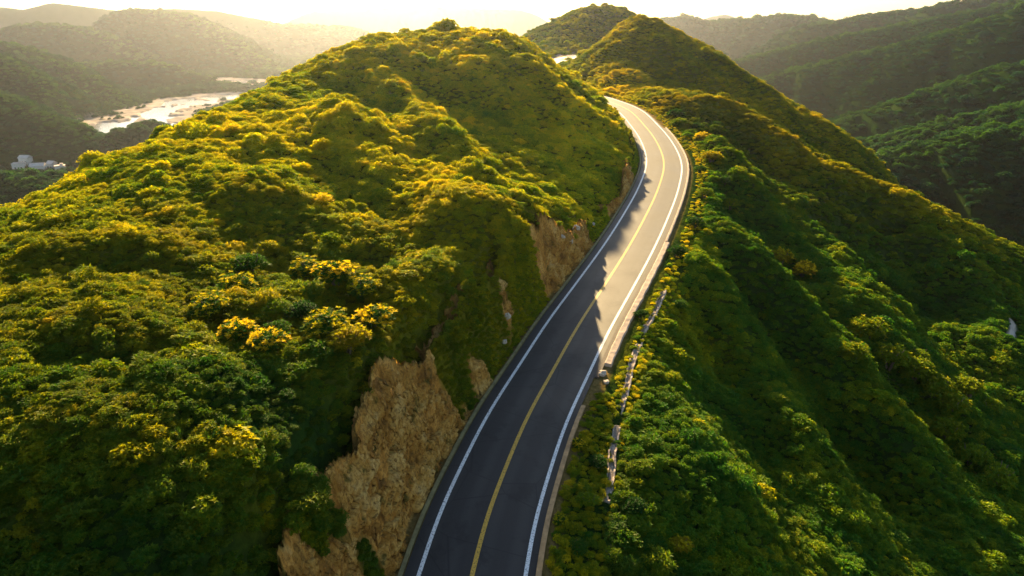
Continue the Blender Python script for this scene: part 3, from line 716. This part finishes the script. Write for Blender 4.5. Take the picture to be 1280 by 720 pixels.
def band(r0, r1, sp_, ang=47.):
    """jittered grid of points in the ring r0..r1 around the view's foot"""
    n = int(2 * r1 / sp_) + 2
    gx = -r1 + sp_ * np.arange(n); gy = np.arange(0, r1, sp_)
    if r0 > 0: pass
    xs, ys = np.meshgrid(gx, gy); xs = xs.ravel(); ys = ys.ravel()
    xs = xs + (rng.random(len(xs)) - .5) * sp_ * .95; ys = ys + (rng.random(len(ys)) - .5) * sp_ * .95
    r = np.hypot(xs, ys); a = np.degrees(np.arctan2(xs, ys))
    f = sp_ * .5
    rj = r + (rng.random(len(r)) - .5) * r * .08
    k = (rj >= r0) & (rj < r1) & (np.abs(a) < ang); return xs[k], ys[k]
allP, allI, allR, allS, allH, allV = [], [], [], [], [], []
def cut_points():
    """dense points on the steep overgrown parts of the road cut"""
    s_, t_ = np.meshgrid(np.arange(45, 235, .36), np.arange(.7, 6.5, .13)); s_ = s_.ravel() + rng.random(s_.size) * .36; t_ = t_.ravel() + rng.random(t_.size) * .13
    q = np.clip(np.searchsorted(RS, s_), 0, len(RS) - 1)
    x = RC[q, 0] - RN[q, 0] * (HWL + t_); y = RC[q, 1] - RN[q, 1] * (HWL + t_)
    _, _, _, _, rk, _ = height(x, y, True); k = rk > .15
    return x[k], y[k]
def add_band(r0, r1, sp_, s0, s1, kinds, hull=0, pts=None):
    x, y = pts if pts is not None else band(r0, r1, sp_)
    if hull: q_ = (poly_out(x, y, HULL) < 4) == (hull > 0); x, y = x[q_], y[q_]
    h, lat, rz, ra, rock, rd = height(x, y, True)
    z = bil(x, y)
    t = -lat - HWL
    keep = np.ones(len(x), bool)
    keep &= ~((lat > -HWL - (1.3 if pts is None else .75)) & (lat < HWR + .75))
    wall = (ra > 84) & (ra < 175)
    keep &= ~(wall & (lat > 0) & (lat < HWR + 2.1))
    rk = rock * rock_keep(ra, t)
    keep &= ~(rk > .35)
    keep &= ~((x < -60) & (rd < 24) & (y > 500) & (z < RIVZ + 12))
    keep &= ~(np.hypot((x - 30) * .9, (y - 348) * .45) < 13)
    d, _, _, _, _ = seg_dist(x, y, DRP); keep &= d > .12 + .3 * rng.random(len(x))
    d, _, _, _, _ = seg_dist(x, y, SCAR); keep &= d > 1.0
    x, y, z, lat, ra, rk = x[keep], y[keep], z[keep], lat[keep], ra[keep], rk[keep]
    n = len(x); S = s0 + (s1 - s0) * rng.random(n) ** 1.6
    pat = fbm(x, y, 5., 2, off=31.)
    S *= np.where(rng.random(n) < .09, 1.35 + .6 * rng.random(n), 1.)
    S *= 1 + .35 * np.clip(pat, -1, 1)
    idx = np.array(kinds)[rng.integers(len(kinds), size=n)]
    # grass and small herbs on the verge beside the parapet and kerb
    vg = (lat > 0) & (lat < HWR + 4.2) & (ra < 240)
    S = np.where(vg, np.minimum(S, .28 + .25 * rng.random(n)), S); idx = np.where(vg & (rng.random(n) < .6), 8, idx)
    cutz = (lat < 0) & (-lat - HWL < 2.2)
    S = np.where(cutz, np.minimum(S, .35), S)
    S = np.where(rk > .35, np.minimum(S, .42), S)
    # smooth grassy crests: low even growth
    gr = sstep(95, 120, y - .35 * x) * (x > 28) * (y < 520) * (x < 200)
    S = S * (1 - .1 * gr)
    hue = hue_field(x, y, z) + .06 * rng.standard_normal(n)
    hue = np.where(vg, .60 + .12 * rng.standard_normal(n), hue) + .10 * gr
    val = .85 + .1 * sstep(300, 480, y) * (hull < 0) + .45 * sstep(4, 14, x) * sstep(170, 120, y) + .75 * sstep(25, -5, x - .12 * y) * sstep(35, 95, y) * sstep(260, 200, y) + .35 * sstep(190, 225, y) * (poly_out(x, y, HULL) < 4) + .25 * vg + .35 * rng.random(n) + .2 * np.clip(pat, -.6, .6)  # big-hill term brightens the leaf colour to make up for missing sunlight
    # patches of rust-brown and flowering shrubs
    gold = (fbm(x, y, 6., 2, off=41.) > .5) & (y < 300)
    hue = np.where((gold & (rng.random(n) < np.where((x > 4) | (y > 180), .08, .5))) | ((rng.random(n) < .03) & (y < 300)), hue + .08 + .12 * rng.random(n), hue)
    P = np.stack([x, y, z - S * .18], 1)
    rot = np.stack([(rng.random(n) - .5) * .5, (rng.random(n) - .5) * .5, rng.random(n) * 6.283], 1)
    sc = np.stack([S * (.85 + .3 * rng.random(n)), S * (.85 + .3 * rng.random(n)), S * (.75 + .5 * rng.random(n))], 1)
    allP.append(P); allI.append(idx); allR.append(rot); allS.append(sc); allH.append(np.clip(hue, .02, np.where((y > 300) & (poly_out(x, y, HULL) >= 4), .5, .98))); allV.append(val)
    return n
D = float(os.environ.get('SCENE_D', '1'))
cnt = [add_band(12, 75, .42 / D, .27, .66, [0, 1, 2, 0, 1, 3]), add_band(75, 150, .68 / D, .48, 1.0, [0, 3, 4, 5, 4]), add_band(150, 300, 1.08 / D, .7, 1.25, [3, 4, 5, 3]), add_band(300, 620, 1.9 / D, 1.1, 1.9, [3, 4, 5], 1), add_band(0, 0, 1, .26, .5, [0, 1, 2, 3, 4], 0, cut_points())]
m = len(allP)
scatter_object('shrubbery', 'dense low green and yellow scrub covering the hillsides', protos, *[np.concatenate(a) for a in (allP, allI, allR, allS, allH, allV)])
allP, allI, allR, allS, allH, allV = [], [], [], [], [], []
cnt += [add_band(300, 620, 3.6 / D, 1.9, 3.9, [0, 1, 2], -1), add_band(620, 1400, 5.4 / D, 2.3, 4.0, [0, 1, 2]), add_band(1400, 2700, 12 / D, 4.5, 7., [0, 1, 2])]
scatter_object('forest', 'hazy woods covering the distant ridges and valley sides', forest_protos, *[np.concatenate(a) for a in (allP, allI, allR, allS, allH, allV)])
print('instances', cnt)

# ------------------------------------------------------------------ parapet ledge on the valley side
def s_at_row(py):
    zc = RC[:, 2]; Yc = RC[:, 1]; dep = Yc * cp - zc * sp; v = (Yc * sp + zc * cp) / dep
    rows = 360 - FPX * v; k = np.where((Yc > 25) & (Yc < 215))[0]
    return RS[k[np.argmin(np.abs(rows[k] - py))]]
S0, S1 = s_at_row(462), s_at_row(160)
pw = empty('parapet_wall', (0, 0, 0)); tag(pw, 'long low concrete parapet ledge along the valley edge of the road bend', 'parapet')
Vs, Fs = prism([(HWR + .02, -.5), (HWR + .02, .05), (HWR + .42, .05), (HWR + .42, -.5)], S0, S1)
obj('gutter', mesh_from('gutter', Vs, Fs, simple('shade_painted_gutter', (.055, .042, .034), .8, .4, 4.)), pw)  # dark colour paints in the shade of the wall's inner face
S2 = s_at_row(300)
Vs, Fs = prism([(HWR + .424, -.9), (HWR + .424, .22), (HWR + .50, .25), (HWR + .70, .23), (HWR + .74, .18), (HWR + .78, -.9)], S2 + .02, S1, 2, .03)
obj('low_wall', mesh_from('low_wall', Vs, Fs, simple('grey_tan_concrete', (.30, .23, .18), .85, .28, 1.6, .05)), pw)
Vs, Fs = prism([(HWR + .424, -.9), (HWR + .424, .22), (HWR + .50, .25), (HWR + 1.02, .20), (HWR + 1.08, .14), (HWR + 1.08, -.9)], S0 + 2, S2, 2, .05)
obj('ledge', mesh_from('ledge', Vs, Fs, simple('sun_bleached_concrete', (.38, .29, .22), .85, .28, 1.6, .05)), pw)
def ico(name, mat, seed, sub=3, rough=.35):
    bm = bmesh.new(); bmesh.ops.create_icosphere(bm, subdivisions=sub, radius=1.)
    co = np.array([v.co for v in bm.verts]); r = np.random.default_rng(seed); o = r.random(3) * 50
    d = 1 + rough * (perlin(co[:, 0] * 1.6 + o[0] + co[:, 2], co[:, 1] * 1.6 + o[1] - co[:, 2] * .7) + .4 * perlin(co[:, 0] * 4 + o[2], co[:, 2] * 4 + co[:, 1] * 3))
    for i_, v in enumerate(bm.verts): v.co = Vector(np.clip(co[i_] * d[i_], -.85, .9) * np.array((1, .8, .72)))
    me = bpy.data.meshes.new(name); bm.to_mesh(me); bm.free(); me.materials.append(mat); return me
M_STONE = simple('pale_limestone', (.42, .36, .28), .9, .3, 2.5, .06)
stones = [ico('boulder', M_STONE, q) for q in range(4)]
def cutpoint(py, t):
    s = s_at_row(py); q = int(np.argmin(np.abs(RS - s))); o = -HWL - t
    x = RC[q, 0] + RN[q, 0] * o; y = RC[q, 1] + RN[q, 1] * o; return x, y, ground(x, y)
BL = [(338, 1.7, .85, 'largest pale boulder at the foot of the roadside slope'), (329, 1.2, .5, 'small pale boulder resting on the kerb side just past the largest one'),
      (322, 2.0, .75, 'squat pale boulder in the middle of the roadside rockfall'), (315, 1.3, .45, 'small flat pale stone by the kerb below the squat boulder'),
      (309, 1.9, .7, 'pale boulder half hidden by leaves near the upper end of the rockfall'), (300, 1.5, .5, 'uppermost small stone of the pale rockfall beside the road'),
      (345, 2.0, .5, 'pale stone lying highest on the slope at the near end of the rockfall'), (284, 1.7, .6, 'lone pale boulder between the rockfall and the upper orange cut'),
      (452, 1.3, .5, 'lone pale boulder on the slope above the near end of the kerb'), (438, 1.7, .6, 'slanting pale slab of rock above the lone near boulder')]
for q, (py, t, s, lb) in enumerate(BL):
    x, y, z = cutpoint(py, t); o = obj('boulder', stones[q % 4]); o.location = (x, y, z + s * .25); s *= .72; o.scale = (s, s * 1.1, s); o.rotation_euler = (random.random(), random.random(), random.random() * 6)
    tag(o, lb, 'boulder', 'pale boulders along the road cut')
for q, (dl, sz, lb) in enumerate([(.6, .42, 'broken concrete chunk at the near end of the parapet'), (1.25, .3, 'small broken chunk beyond the end of the parapet, against the verge')]):
    i_ = int(np.argmin(np.abs(RS - (S0 + .6 - q * 1.2)))); o_ = HWR + dl
    o = obj('rubble_chunk', ico('rubble_chunk', M_CON, 20 + q, 2, .5)); o.location = (RC[i_, 0] + RN[i_, 0] * o_, RC[i_, 1] + RN[i_, 1] * o_, RC[i_, 2] + .1)
    o.scale = (sz, sz * 1.2, sz * .9); tag(o, lb, 'rubble')

# ------------------------------------------------------------------ stepped drain down the slope
dr = empty('drainage_channel', (float(DRP[4, 0]), float(DRP[4, 1]), float(DRP[4, 2]))); tag(dr, 'pale concrete stepped drain running down the green slope right of the road', 'drain')
org = np.array(dr.location)
L_ = np.zeros(len(DRP)); L_[1:] = np.cumsum(np.linalg.norm(np.diff(DRP[:, :2], axis=0), axis=1))
ts = np.arange(0, L_[-1], .45); ns_ = len(ts)
def dpt(t): return np.array((np.interp(t, L_, DRP[:, 0]) + .05 * math.sin(t * .9), np.interp(t, L_, DRP[:, 1])))
def sweep(prof, rag, step=False):
    V_ = []; m = len(prof)
    for q, t in enumerate(ts):
        p = dpt(t); d_ = dpt(t + .4) - dpt(t - .4); d_ /= np.linalg.norm(d_); nx = np.array((d_[1], -d_[0])); z = ground(*p)
        if step: z = ground(*dpt(ts[q - q % 3])) if q % 3 else z
        g = rag * (random.random() - .5) * 2; lift = -.25 * (math.sin(t * .47 + 1.3) > .86)
        for o_, h_ in prof:
            w_ = p + nx * (o_ + (g * .5 if o_ else 0)); V_.append((w_[0] - org[0], w_[1] - org[1], z - org[2] + h_ + (g + lift if h_ > 0 else 0)))
    F_ = [(a * m + i, a * m + (i + 1) % m, (a + 1) * m + (i + 1) % m, (a + 1) * m + i) for a in range(ns_ - 1) for i in range(m)]
    F_ += [tuple(range(m))[::-1], tuple((ns_ - 1) * m + i for i in range(m))]
    return V_, F_
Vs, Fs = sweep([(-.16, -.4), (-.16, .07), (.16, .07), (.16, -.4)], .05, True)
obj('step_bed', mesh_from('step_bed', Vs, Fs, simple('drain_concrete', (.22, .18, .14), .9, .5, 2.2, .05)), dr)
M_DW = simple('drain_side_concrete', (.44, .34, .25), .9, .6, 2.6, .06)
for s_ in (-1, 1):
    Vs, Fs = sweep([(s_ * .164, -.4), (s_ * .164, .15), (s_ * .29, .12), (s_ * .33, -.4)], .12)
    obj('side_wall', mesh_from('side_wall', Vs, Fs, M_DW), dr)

# ------------------------------------------------------------------ individual shrubs
M_STEM = simple('bark', (.10, .07, .045), .9, .3, 6.)
def tone(name, hue, val): return foliage_mat(name, False, hue, val)
T = {'green': tone('green_leaves', .30, 1.1), 'dark': tone('dark_leaves', .16, .9), 'yellow': tone('yellow_leaves', .74, 1.5), 'rust': tone('rust_leaves', .84, .7), 'lime': tone('lime_leaves', .48, 1.5), 'pale': tone('pale_green_leaves', .56, 1.15), 'orange': tone('orange_blossom', .95, 1.7)}
pm = {}
def bush_meshes(kind, seed):
    if (kind, seed) in pm: return pm[(kind, seed)]
    big = dict(n_ros=300, leaves=7, leaf_len=.17, leaf_w=.030, lobes=9, up=.75)
    fol = clump_mesh('foliage', T[{'flower': 'green', 'round': 'green', 'dark': 'dark', 'lime': 'lime', 'rust': 'rust', 'tree': 'lime'}[kind]], seed=seed, **big)
    top = None
    if kind in ('flower', 'tree', 'rust'):
        V_, F_, A_ = rosettes(n_ros=150, leaves=8, leaf_len=.15, leaf_w=.034, lobes=9, up=.8, seed=seed)
        V_ = V_ * 1.12; cz_ = V_.reshape(-1, 8 * 4, 3)[:, :, 2].mean(1); cxx = V_.reshape(-1, 32, 3).mean(1)
        k_ = (cz_ > .42) & (perlin(cxx[:, 0] * 2.2 + seed, cxx[:, 1] * 2.2) > -.25)
        Vq = V_.reshape(-1, 32, 3)[k_].reshape(-1, 3)
        top = mesh_from('blossom', Vq, np.arange(len(Vq)).reshape(-1, 4), T['pale' if kind == 'tree' else 'orange' if seed % 3 == 0 else 'yellow']); fattr(top, 'leaf', A_.reshape(-1, 8)[k_].ravel(), 'FACE')
    st = MB(); r = np.random.default_rng(seed)
    for q in range(6):
        a = q * 1.05 + r.random(); mid = (.2 * math.cos(a), .2 * math.sin(a), .3); end = (.55 * math.cos(a), .55 * math.sin(a), .75 + .3 * r.random())
        st.tube((0, 0, -.5), mid, .06, .04, 6); st.tube(mid, end, .04, .015, 5)
    sm_ = mesh_from('stem', st.v, st.f, M_STEM)
    pm[(kind, seed)] = (fol, top, sm_); return pm[(kind, seed)]
def shrub(px, py, s, kind, lb, grp=None, name='shrub', seed=None):
    x, y, z = hit_t(px, py); seed = seed if seed is not None else (int(px) * 7 + int(py)) % 4 + 100
    e = empty(name, (x, y, z + s * .12), random.random() * 6); e.scale = (s, s, s * (1.25 if name == 'tree' else .95))
    tag(e, lb, 'tree' if name == 'tree' else 'shrub', grp)
    f, t, st = bush_meshes(kind, seed)
    obj('trunk' if name == 'tree' else 'stem', st, e); fo = obj('crown' if name == 'tree' else 'foliage', f, e)
    if t: obj('blossom', t, fo)
G1 = 'yellow-tipped shrubs clustered on the near left hillside'
for a in [(296, 372, 1.15, 'flower', 'shrub with the brightest orange top, at the upper left of the yellow-tipped cluster'),
          (262, 398, 1.1, 'flower', 'leftmost yellow-tipped shrub of the cluster on the near hillside'),
          (313, 345, 1.2, 'green', 'green shrub with no blossom at the back left of the yellow-tipped cluster'),
          (350, 358, .8, 'lime', 'small lime green shrub at the back of the cluster between two larger ones'),
          (382, 350, 1.25, 'flower', 'tall orange-tipped shrub at the back middle of the yellow cluster'),
          (420, 358, 1.3, 'flower', 'broad yellow-topped shrub at the back right of the cluster'),
          (452, 372, 1.1, 'flower', 'pale yellow shrub at the far right back corner of the cluster'),
          (466, 412, 1.2, 'flower', 'yellow-brown shrub at the right edge of the cluster above the rock cut'),
          (408, 420, 1.2, 'flower', 'yellow shrub with an orange blotch in the front right of the cluster'),
          (435, 440, 1.1, 'rust', 'rust-brown shrub at the front right corner of the cluster'),
          (345, 395, .8, 'lime', 'small yellow-green shrub standing alone in the middle of the cluster'),
          (348, 420, .75, 'green', 'low green shrub just below the middle of the yellow-tipped cluster'),
          (302, 428, 1.0, 'flower', 'left one of the two bright yellow shrubs at the front of the cluster'),
          (338, 440, 1.05, 'flower', 'right one of the two bright yellow shrubs at the front of the cluster'),
          (375, 400, .9, 'dark', 'dark green shrub in the hollow at the centre of the cluster')]:
    k_ = 'round' if a[3] == 'green' else a[3]
    shrub(a[0], a[1], a[2] * 1.4, k_, a[4], G1)
G2 = 'round bushes on the valley side of the road bend'
for a in [(846, 152, 3.0, 'dark', 'largest dark green bush beyond the road bend, at the foot of the grassy crest'),
          (868, 163, 1.9, 'dark', 'small dark bush touching the largest one beyond the bend'),
          (876, 178, 2.0, 'rust', 'rust-coloured round bush below the dark bushes beside the bend'),
          (889, 205, 2.2, 'rust', 'orange-brown bush on the slope right of the outermost part of the bend'),
          (874, 218, 1.5, 'round', 'green bush between the verge and the orange-brown bush'),
          (905, 232, 1.8, 'round', 'round green bush below right of the orange-brown bush'),
          (880, 248, 1.6, 'lime', 'lime green bush halfway down the verge slope beside the sunlit road'),
          (912, 262, 1.8, 'lime', 'bright lime bush on the spur right of the sunlit road'),
          (868, 285, 1.6, 'dark', 'dark bush above the valley slope level with the shadow edge on the road'),
          (845, 322, 1.5, 'dark', 'dark green bush hanging over the slope beside the pale ledge'),
          (800, 398, .9, 'dark', 'dark bush left of the top of the stepped drain'),
          (848, 388, 1.2, 'round', 'leafy green bush just right of the top of the stepped drain')]:
    shrub(*a[:5], G2)
G3 = 'leafy bushes on the slope beside the near road'
for a in [(748, 585, .85, 'dark', 'dark bush left of the lower end of the stepped drain'), (806, 592, 1.0, 'lime', 'bright leafy bush right of the lower end of the stepped drain'),
          (735, 632, .85, 'lime', 'bright lime bush next to the near kerb, above the bottom edge'), (700, 655, .6, 'flower', 'small yellow bush touching the near sandy kerb'),
          (790, 640, .95, 'dark', 'dark bush in the hollow below the stepped drain'), (722, 690, .75, 'round', 'green bush by the kerb nearest the camera'),
          (765, 700, .85, 'lime', 'lime bush in the bottom corner of the slope beside the near road'), (850, 690, .9, 'rust', 'brown-tipped bush low on the slope, right of the near bushes'),
          (722, 560, .6, 'flower', 'yellow-flowered bush on the verge level with the steepest part of the near kerb')]:
    shrub(*a[:5], G3)
G4 = 'pale trees along the right-hand spur'
for a in [(1083, 428, 2.6, 'tree', 'yellow-green tree at the top of the line along the spur'), (1068, 452, 1.8, 'tree', 'small tree just below the top one on the spur'),
          (1110, 462, 2.4, 'tree', 'broad pale tree third down the spur'), (1140, 478, 2.4, 'tree', 'full pale tree in the middle of the line along the spur'),
          (1165, 498, 2.4, 'tree', 'yellowish tree where the line of trees is widest'), (1148, 455, 1.6, 'lime', 'small detached tree above the line on the spur'),
          (1184, 520, 2.2, 'tree', 'lime tree below the widest part of the line'), (1208, 500, 2.3, 'tree', 'orange-topped tree standing apart to the right of the line'),
          (1234, 516, 1.6, 'lime', 'small flat tree right of the orange-topped one'), (1182, 552, 2.2, 'tree', 'bright round tree near the lower end of the line'),
          (1212, 582, 2.2, 'lime', 'pale tree at the lower end of the line on the spur'), (1245, 610, 2.2, 'lime', 'last tree of the line near the right edge of the slope'),
          (975, 332, 2.0, 'rust', 'rust-topped tree high on the middle spur'), (1002, 348, 2.0, 'rust', 'second rust-topped tree, lower on the middle spur'),
          (1048, 330, 1.8, 'lime', 'pale green tree between the two upper spurs')]:
    shrub(*a[:5], G4, 'tree')

# ------------------------------------------------------------------ houses in the valley
M_WALL = simple('white_render', (.82, .72, .60), .8, .08, .4); M_ROOF = simple('pale_roof_sheet', (.60, .50, .42), .6, .15, .6); M_PANE = simple('window_glass', (.03, .04, .05), .15, .1)
def house(px, py, w_, d_, h_, rz, lb, flat=False):
    x, y, z = hit_t(px, py); e = empty('white_house', (x, y, z), rz); tag(e, lb, 'house', 'white houses in the valley')
    w_ *= .8; d_ *= .8; h_ *= .8
    b = MB(); b.box((0, 0, h_ / 2 - 1.5), (w_, d_, h_ + 3)); b.build('wall', M_WALL, e)
    r = MB()
    if flat:
        r.box((0, 0, h_ + .18), (w_ + .5, d_ + .5, .35)); r.box((w_ * .2, 0, h_ + 1.2), (w_ * .3, d_ * .4, 1.7))
    else:
        W, D_, a = w_ / 2 + .5, d_ / 2 + .5, h_ + 2.6
        r.v = [(-W, -D_, h_), (W, -D_, h_), (W, D_, h_), (-W, D_, h_), (-W, 0, a), (W, 0, a)]
        r.f = [(0, 1, 5, 4), (2, 3, 4, 5), (0, 4, 3), (1, 2, 5), (0, 3, 2, 1)]
    r.build('roof', M_ROOF, e)
    nw = max(2, int(w_ / 3.5)); 
    for fl in range(max(1, int(h_ // 3))):
        for q in range(nw):
            m_ = MB(); m_.box((-w_ / 2 + (q + .5) * w_ / nw, -d_ / 2 - .02, 1.6 + fl * 3), (1.3, .12, 1.3)); m_.build('window', M_PANE, e)
house(25, 211, 13, 9, 7, .3, 'leftmost house, long and white with a flat roof', True)
house(34, 207, 12, 9, 10, -.1, 'tallest white house of the hamlet with a pitched roof')
house(49, 214, 15, 10, 7, .25, 'widest white house in the middle of the hamlet')
house(66, 210, 9, 8, 6, -.3, 'small white house right of the widest one, with a pitched roof')
house(76, 213, 11, 8, 6, .5, 'rightmost white house, turned away with a flat roof', True)

# ------------------------------------------------------------------ pylons on the skyline
M_STEEL = simple('galvanised_steel', (.30, .31, .32), .5, .1, 1., 0, .6)
def pylon(px, d, h_, lb):
    x = (px - 640) / FPX * d; y0 = d * cp + 0; ys_ = np.linspace(y0 - 250, y0 + 300, 300); hs = bil(np.full(300, x), ys_)
    el = hs / ys_; k_ = int(np.argmax(el)); y = ys_[k_]; z = hs[k_]
    e = empty('transmission_tower', (x, y, z - 1), .5); tag(e, lb, 'pylon', 'pylons on the skyline')
    m_ = MB(); b = h_ * .11; levels = [(0, b), (.3, b * .7), (.55, b * .42), (.75, b * .25), (1., b * .12)]
    c4 = [(-1, -1), (1, -1), (1, 1), (-1, 1)]
    for (t0, r0), (t1, r1) in zip(levels, levels[1:]):
        for q in range(4):
            a, c_ = c4[q], c4[(q + 1) % 4]
            m_.tube((a[0] * r0, a[1] * r0, t0 * h_), (a[0] * r1, a[1] * r1, t1 * h_), .16, .14, 4)
            m_.tube((a[0] * r0, a[1] * r0, t0 * h_), (c_[0] * r1, c_[1] * r1, t1 * h_), .10, .10, 4)
            m_.tube((c_[0] * r0, c_[1] * r0, t0 * h_), (a[0] * r1, a[1] * r1, t1 * h_), .10, .10, 4)
    m_.build('lattice_tower', M_STEEL, e)
    for t_ in (.68, .84, .97):
        m_ = MB(); L2 = h_ * (.24 - .08 * abs(t_ - .68))
        m_.tube((-L2, 0, t_ * h_), (L2, 0, t_ * h_), .14, .14, 4)
        for s_ in (-1, 1):
            m_.tube((0, 0, t_ * h_ + h_ * .05), (s_ * L2, 0, t_ * h_), .1, .1, 4); m_.tube((s_ * L2, 0, t_ * h_), (s_ * L2, 0, t_ * h_ - h_ * .05), .12, .12, 4)
        m_.build('cross_arm', M_STEEL, e)
pylon(1111, 1460, 30, 'larger pylon standing on the right-hand skyline ridge')
pylon(871, 2150, 26, 'smaller pylon on the distant ridge behind the second hill')


# ------------------------------------------------------------------ haze
hz = MB(); hz.box((0, 2500, -70), (9000, 6400, 200)); 
bm_top = 110.
hv = [(x, y, z) for z in (-215, bm_top) for x, y in ((-4600, -120), (4600, -120), (4600, 5400), (-4600, 5400))]
hf = [(0, 3, 2, 1), (4, 5, 6, 7), (0, 1, 5, 4), (1, 2, 6, 5), (2, 3, 7, 6), (3, 0, 4, 7)]
m_h, nt, out = new_mat('morning_haze'); pv = N(nt, 'ShaderNodeVolumePrincipled')
pv.inputs['Color'].default_value = (.76, .83, 1., 1); pv.inputs['Density'].default_value = .00005; pv.inputs['Anisotropy'].default_value = .82
nt.links.new(pv.outputs[0], out.inputs['Volume'])
hb = obj('haze', mesh_from('haze', hv, hf, m_h)); tag(hb, 'warm morning haze filling the valleys', None, None, 'stuff')

# ------------------------------------------------------------------ light, sky, camera
SUN_EL, SUN_AZ = 18.5, -9.      # elevation, azimuth to the left of the view
w = bpy.data.worlds.new('World'); SC.world = w; w.use_nodes = True; nt = w.node_tree; nt.nodes.clear()
sk = nt.nodes.new('ShaderNodeTexSky'); sk.sky_type = 'NISHITA'; sk.sun_disc = False
sk.sun_elevation = R(SUN_EL); sk.sun_rotation = R(SUN_AZ); sk.altitude = 900; sk.air_density = 1.25; sk.dust_density = 1.5; sk.ozone_density = 1.2
bg = nt.nodes.new('ShaderNodeBackground'); bg.inputs['Strength'].default_value = .05
wo = nt.nodes.new('ShaderNodeOutputWorld'); nt.links.new(sk.outputs[0], bg.inputs[0]); nt.links.new(bg.outputs[0], wo.inputs[0])
sl = bpy.data.lights.new('sun', 'SUN'); sl.energy = 5.; sl.angle = R(1.); sl.color = (1., .71, .34)
so = bpy.data.objects.new('sun', sl); C.objects.link(so)
from mathutils import Vector
sd = Vector((math.sin(R(SUN_AZ)) * math.cos(R(SUN_EL)), math.cos(R(SUN_AZ)) * math.cos(R(SUN_EL)), math.sin(R(SUN_EL))))
so.rotation_euler = sd.to_track_quat('Z', 'Y').to_euler()
cam = bpy.data.cameras.new('camera'); cam.sensor_width = 36; cam.lens = FPX / 1280 * 36; cam.clip_end = 30000; cam.clip_start = .5
co_ = bpy.data.objects.new('camera', cam); C.objects.link(co_); co_.location = (0, 0, 0); co_.rotation_euler = (math.pi / 2 - PITCH, 0, 0); SC.camera = co_
SC.view_settings.view_transform = 'Standard'; SC.view_settings.look = 'None'; SC.view_settings.exposure = 2.15; SC.view_settings.gamma = 1
cy = SC.cycles; cy.use_denoising = True; cy.max_bounces = 4; cy.diffuse_bounces = 2; cy.glossy_bounces = 2; cy.transmission_bounces = 2
cy.volume_bounces = 0; cy.transparent_max_bounces = 4; cy.caustics_reflective = False; cy.caustics_refractive = False
cy.use_adaptive_sampling = False; cy.denoising_prefilter = 'NONE'
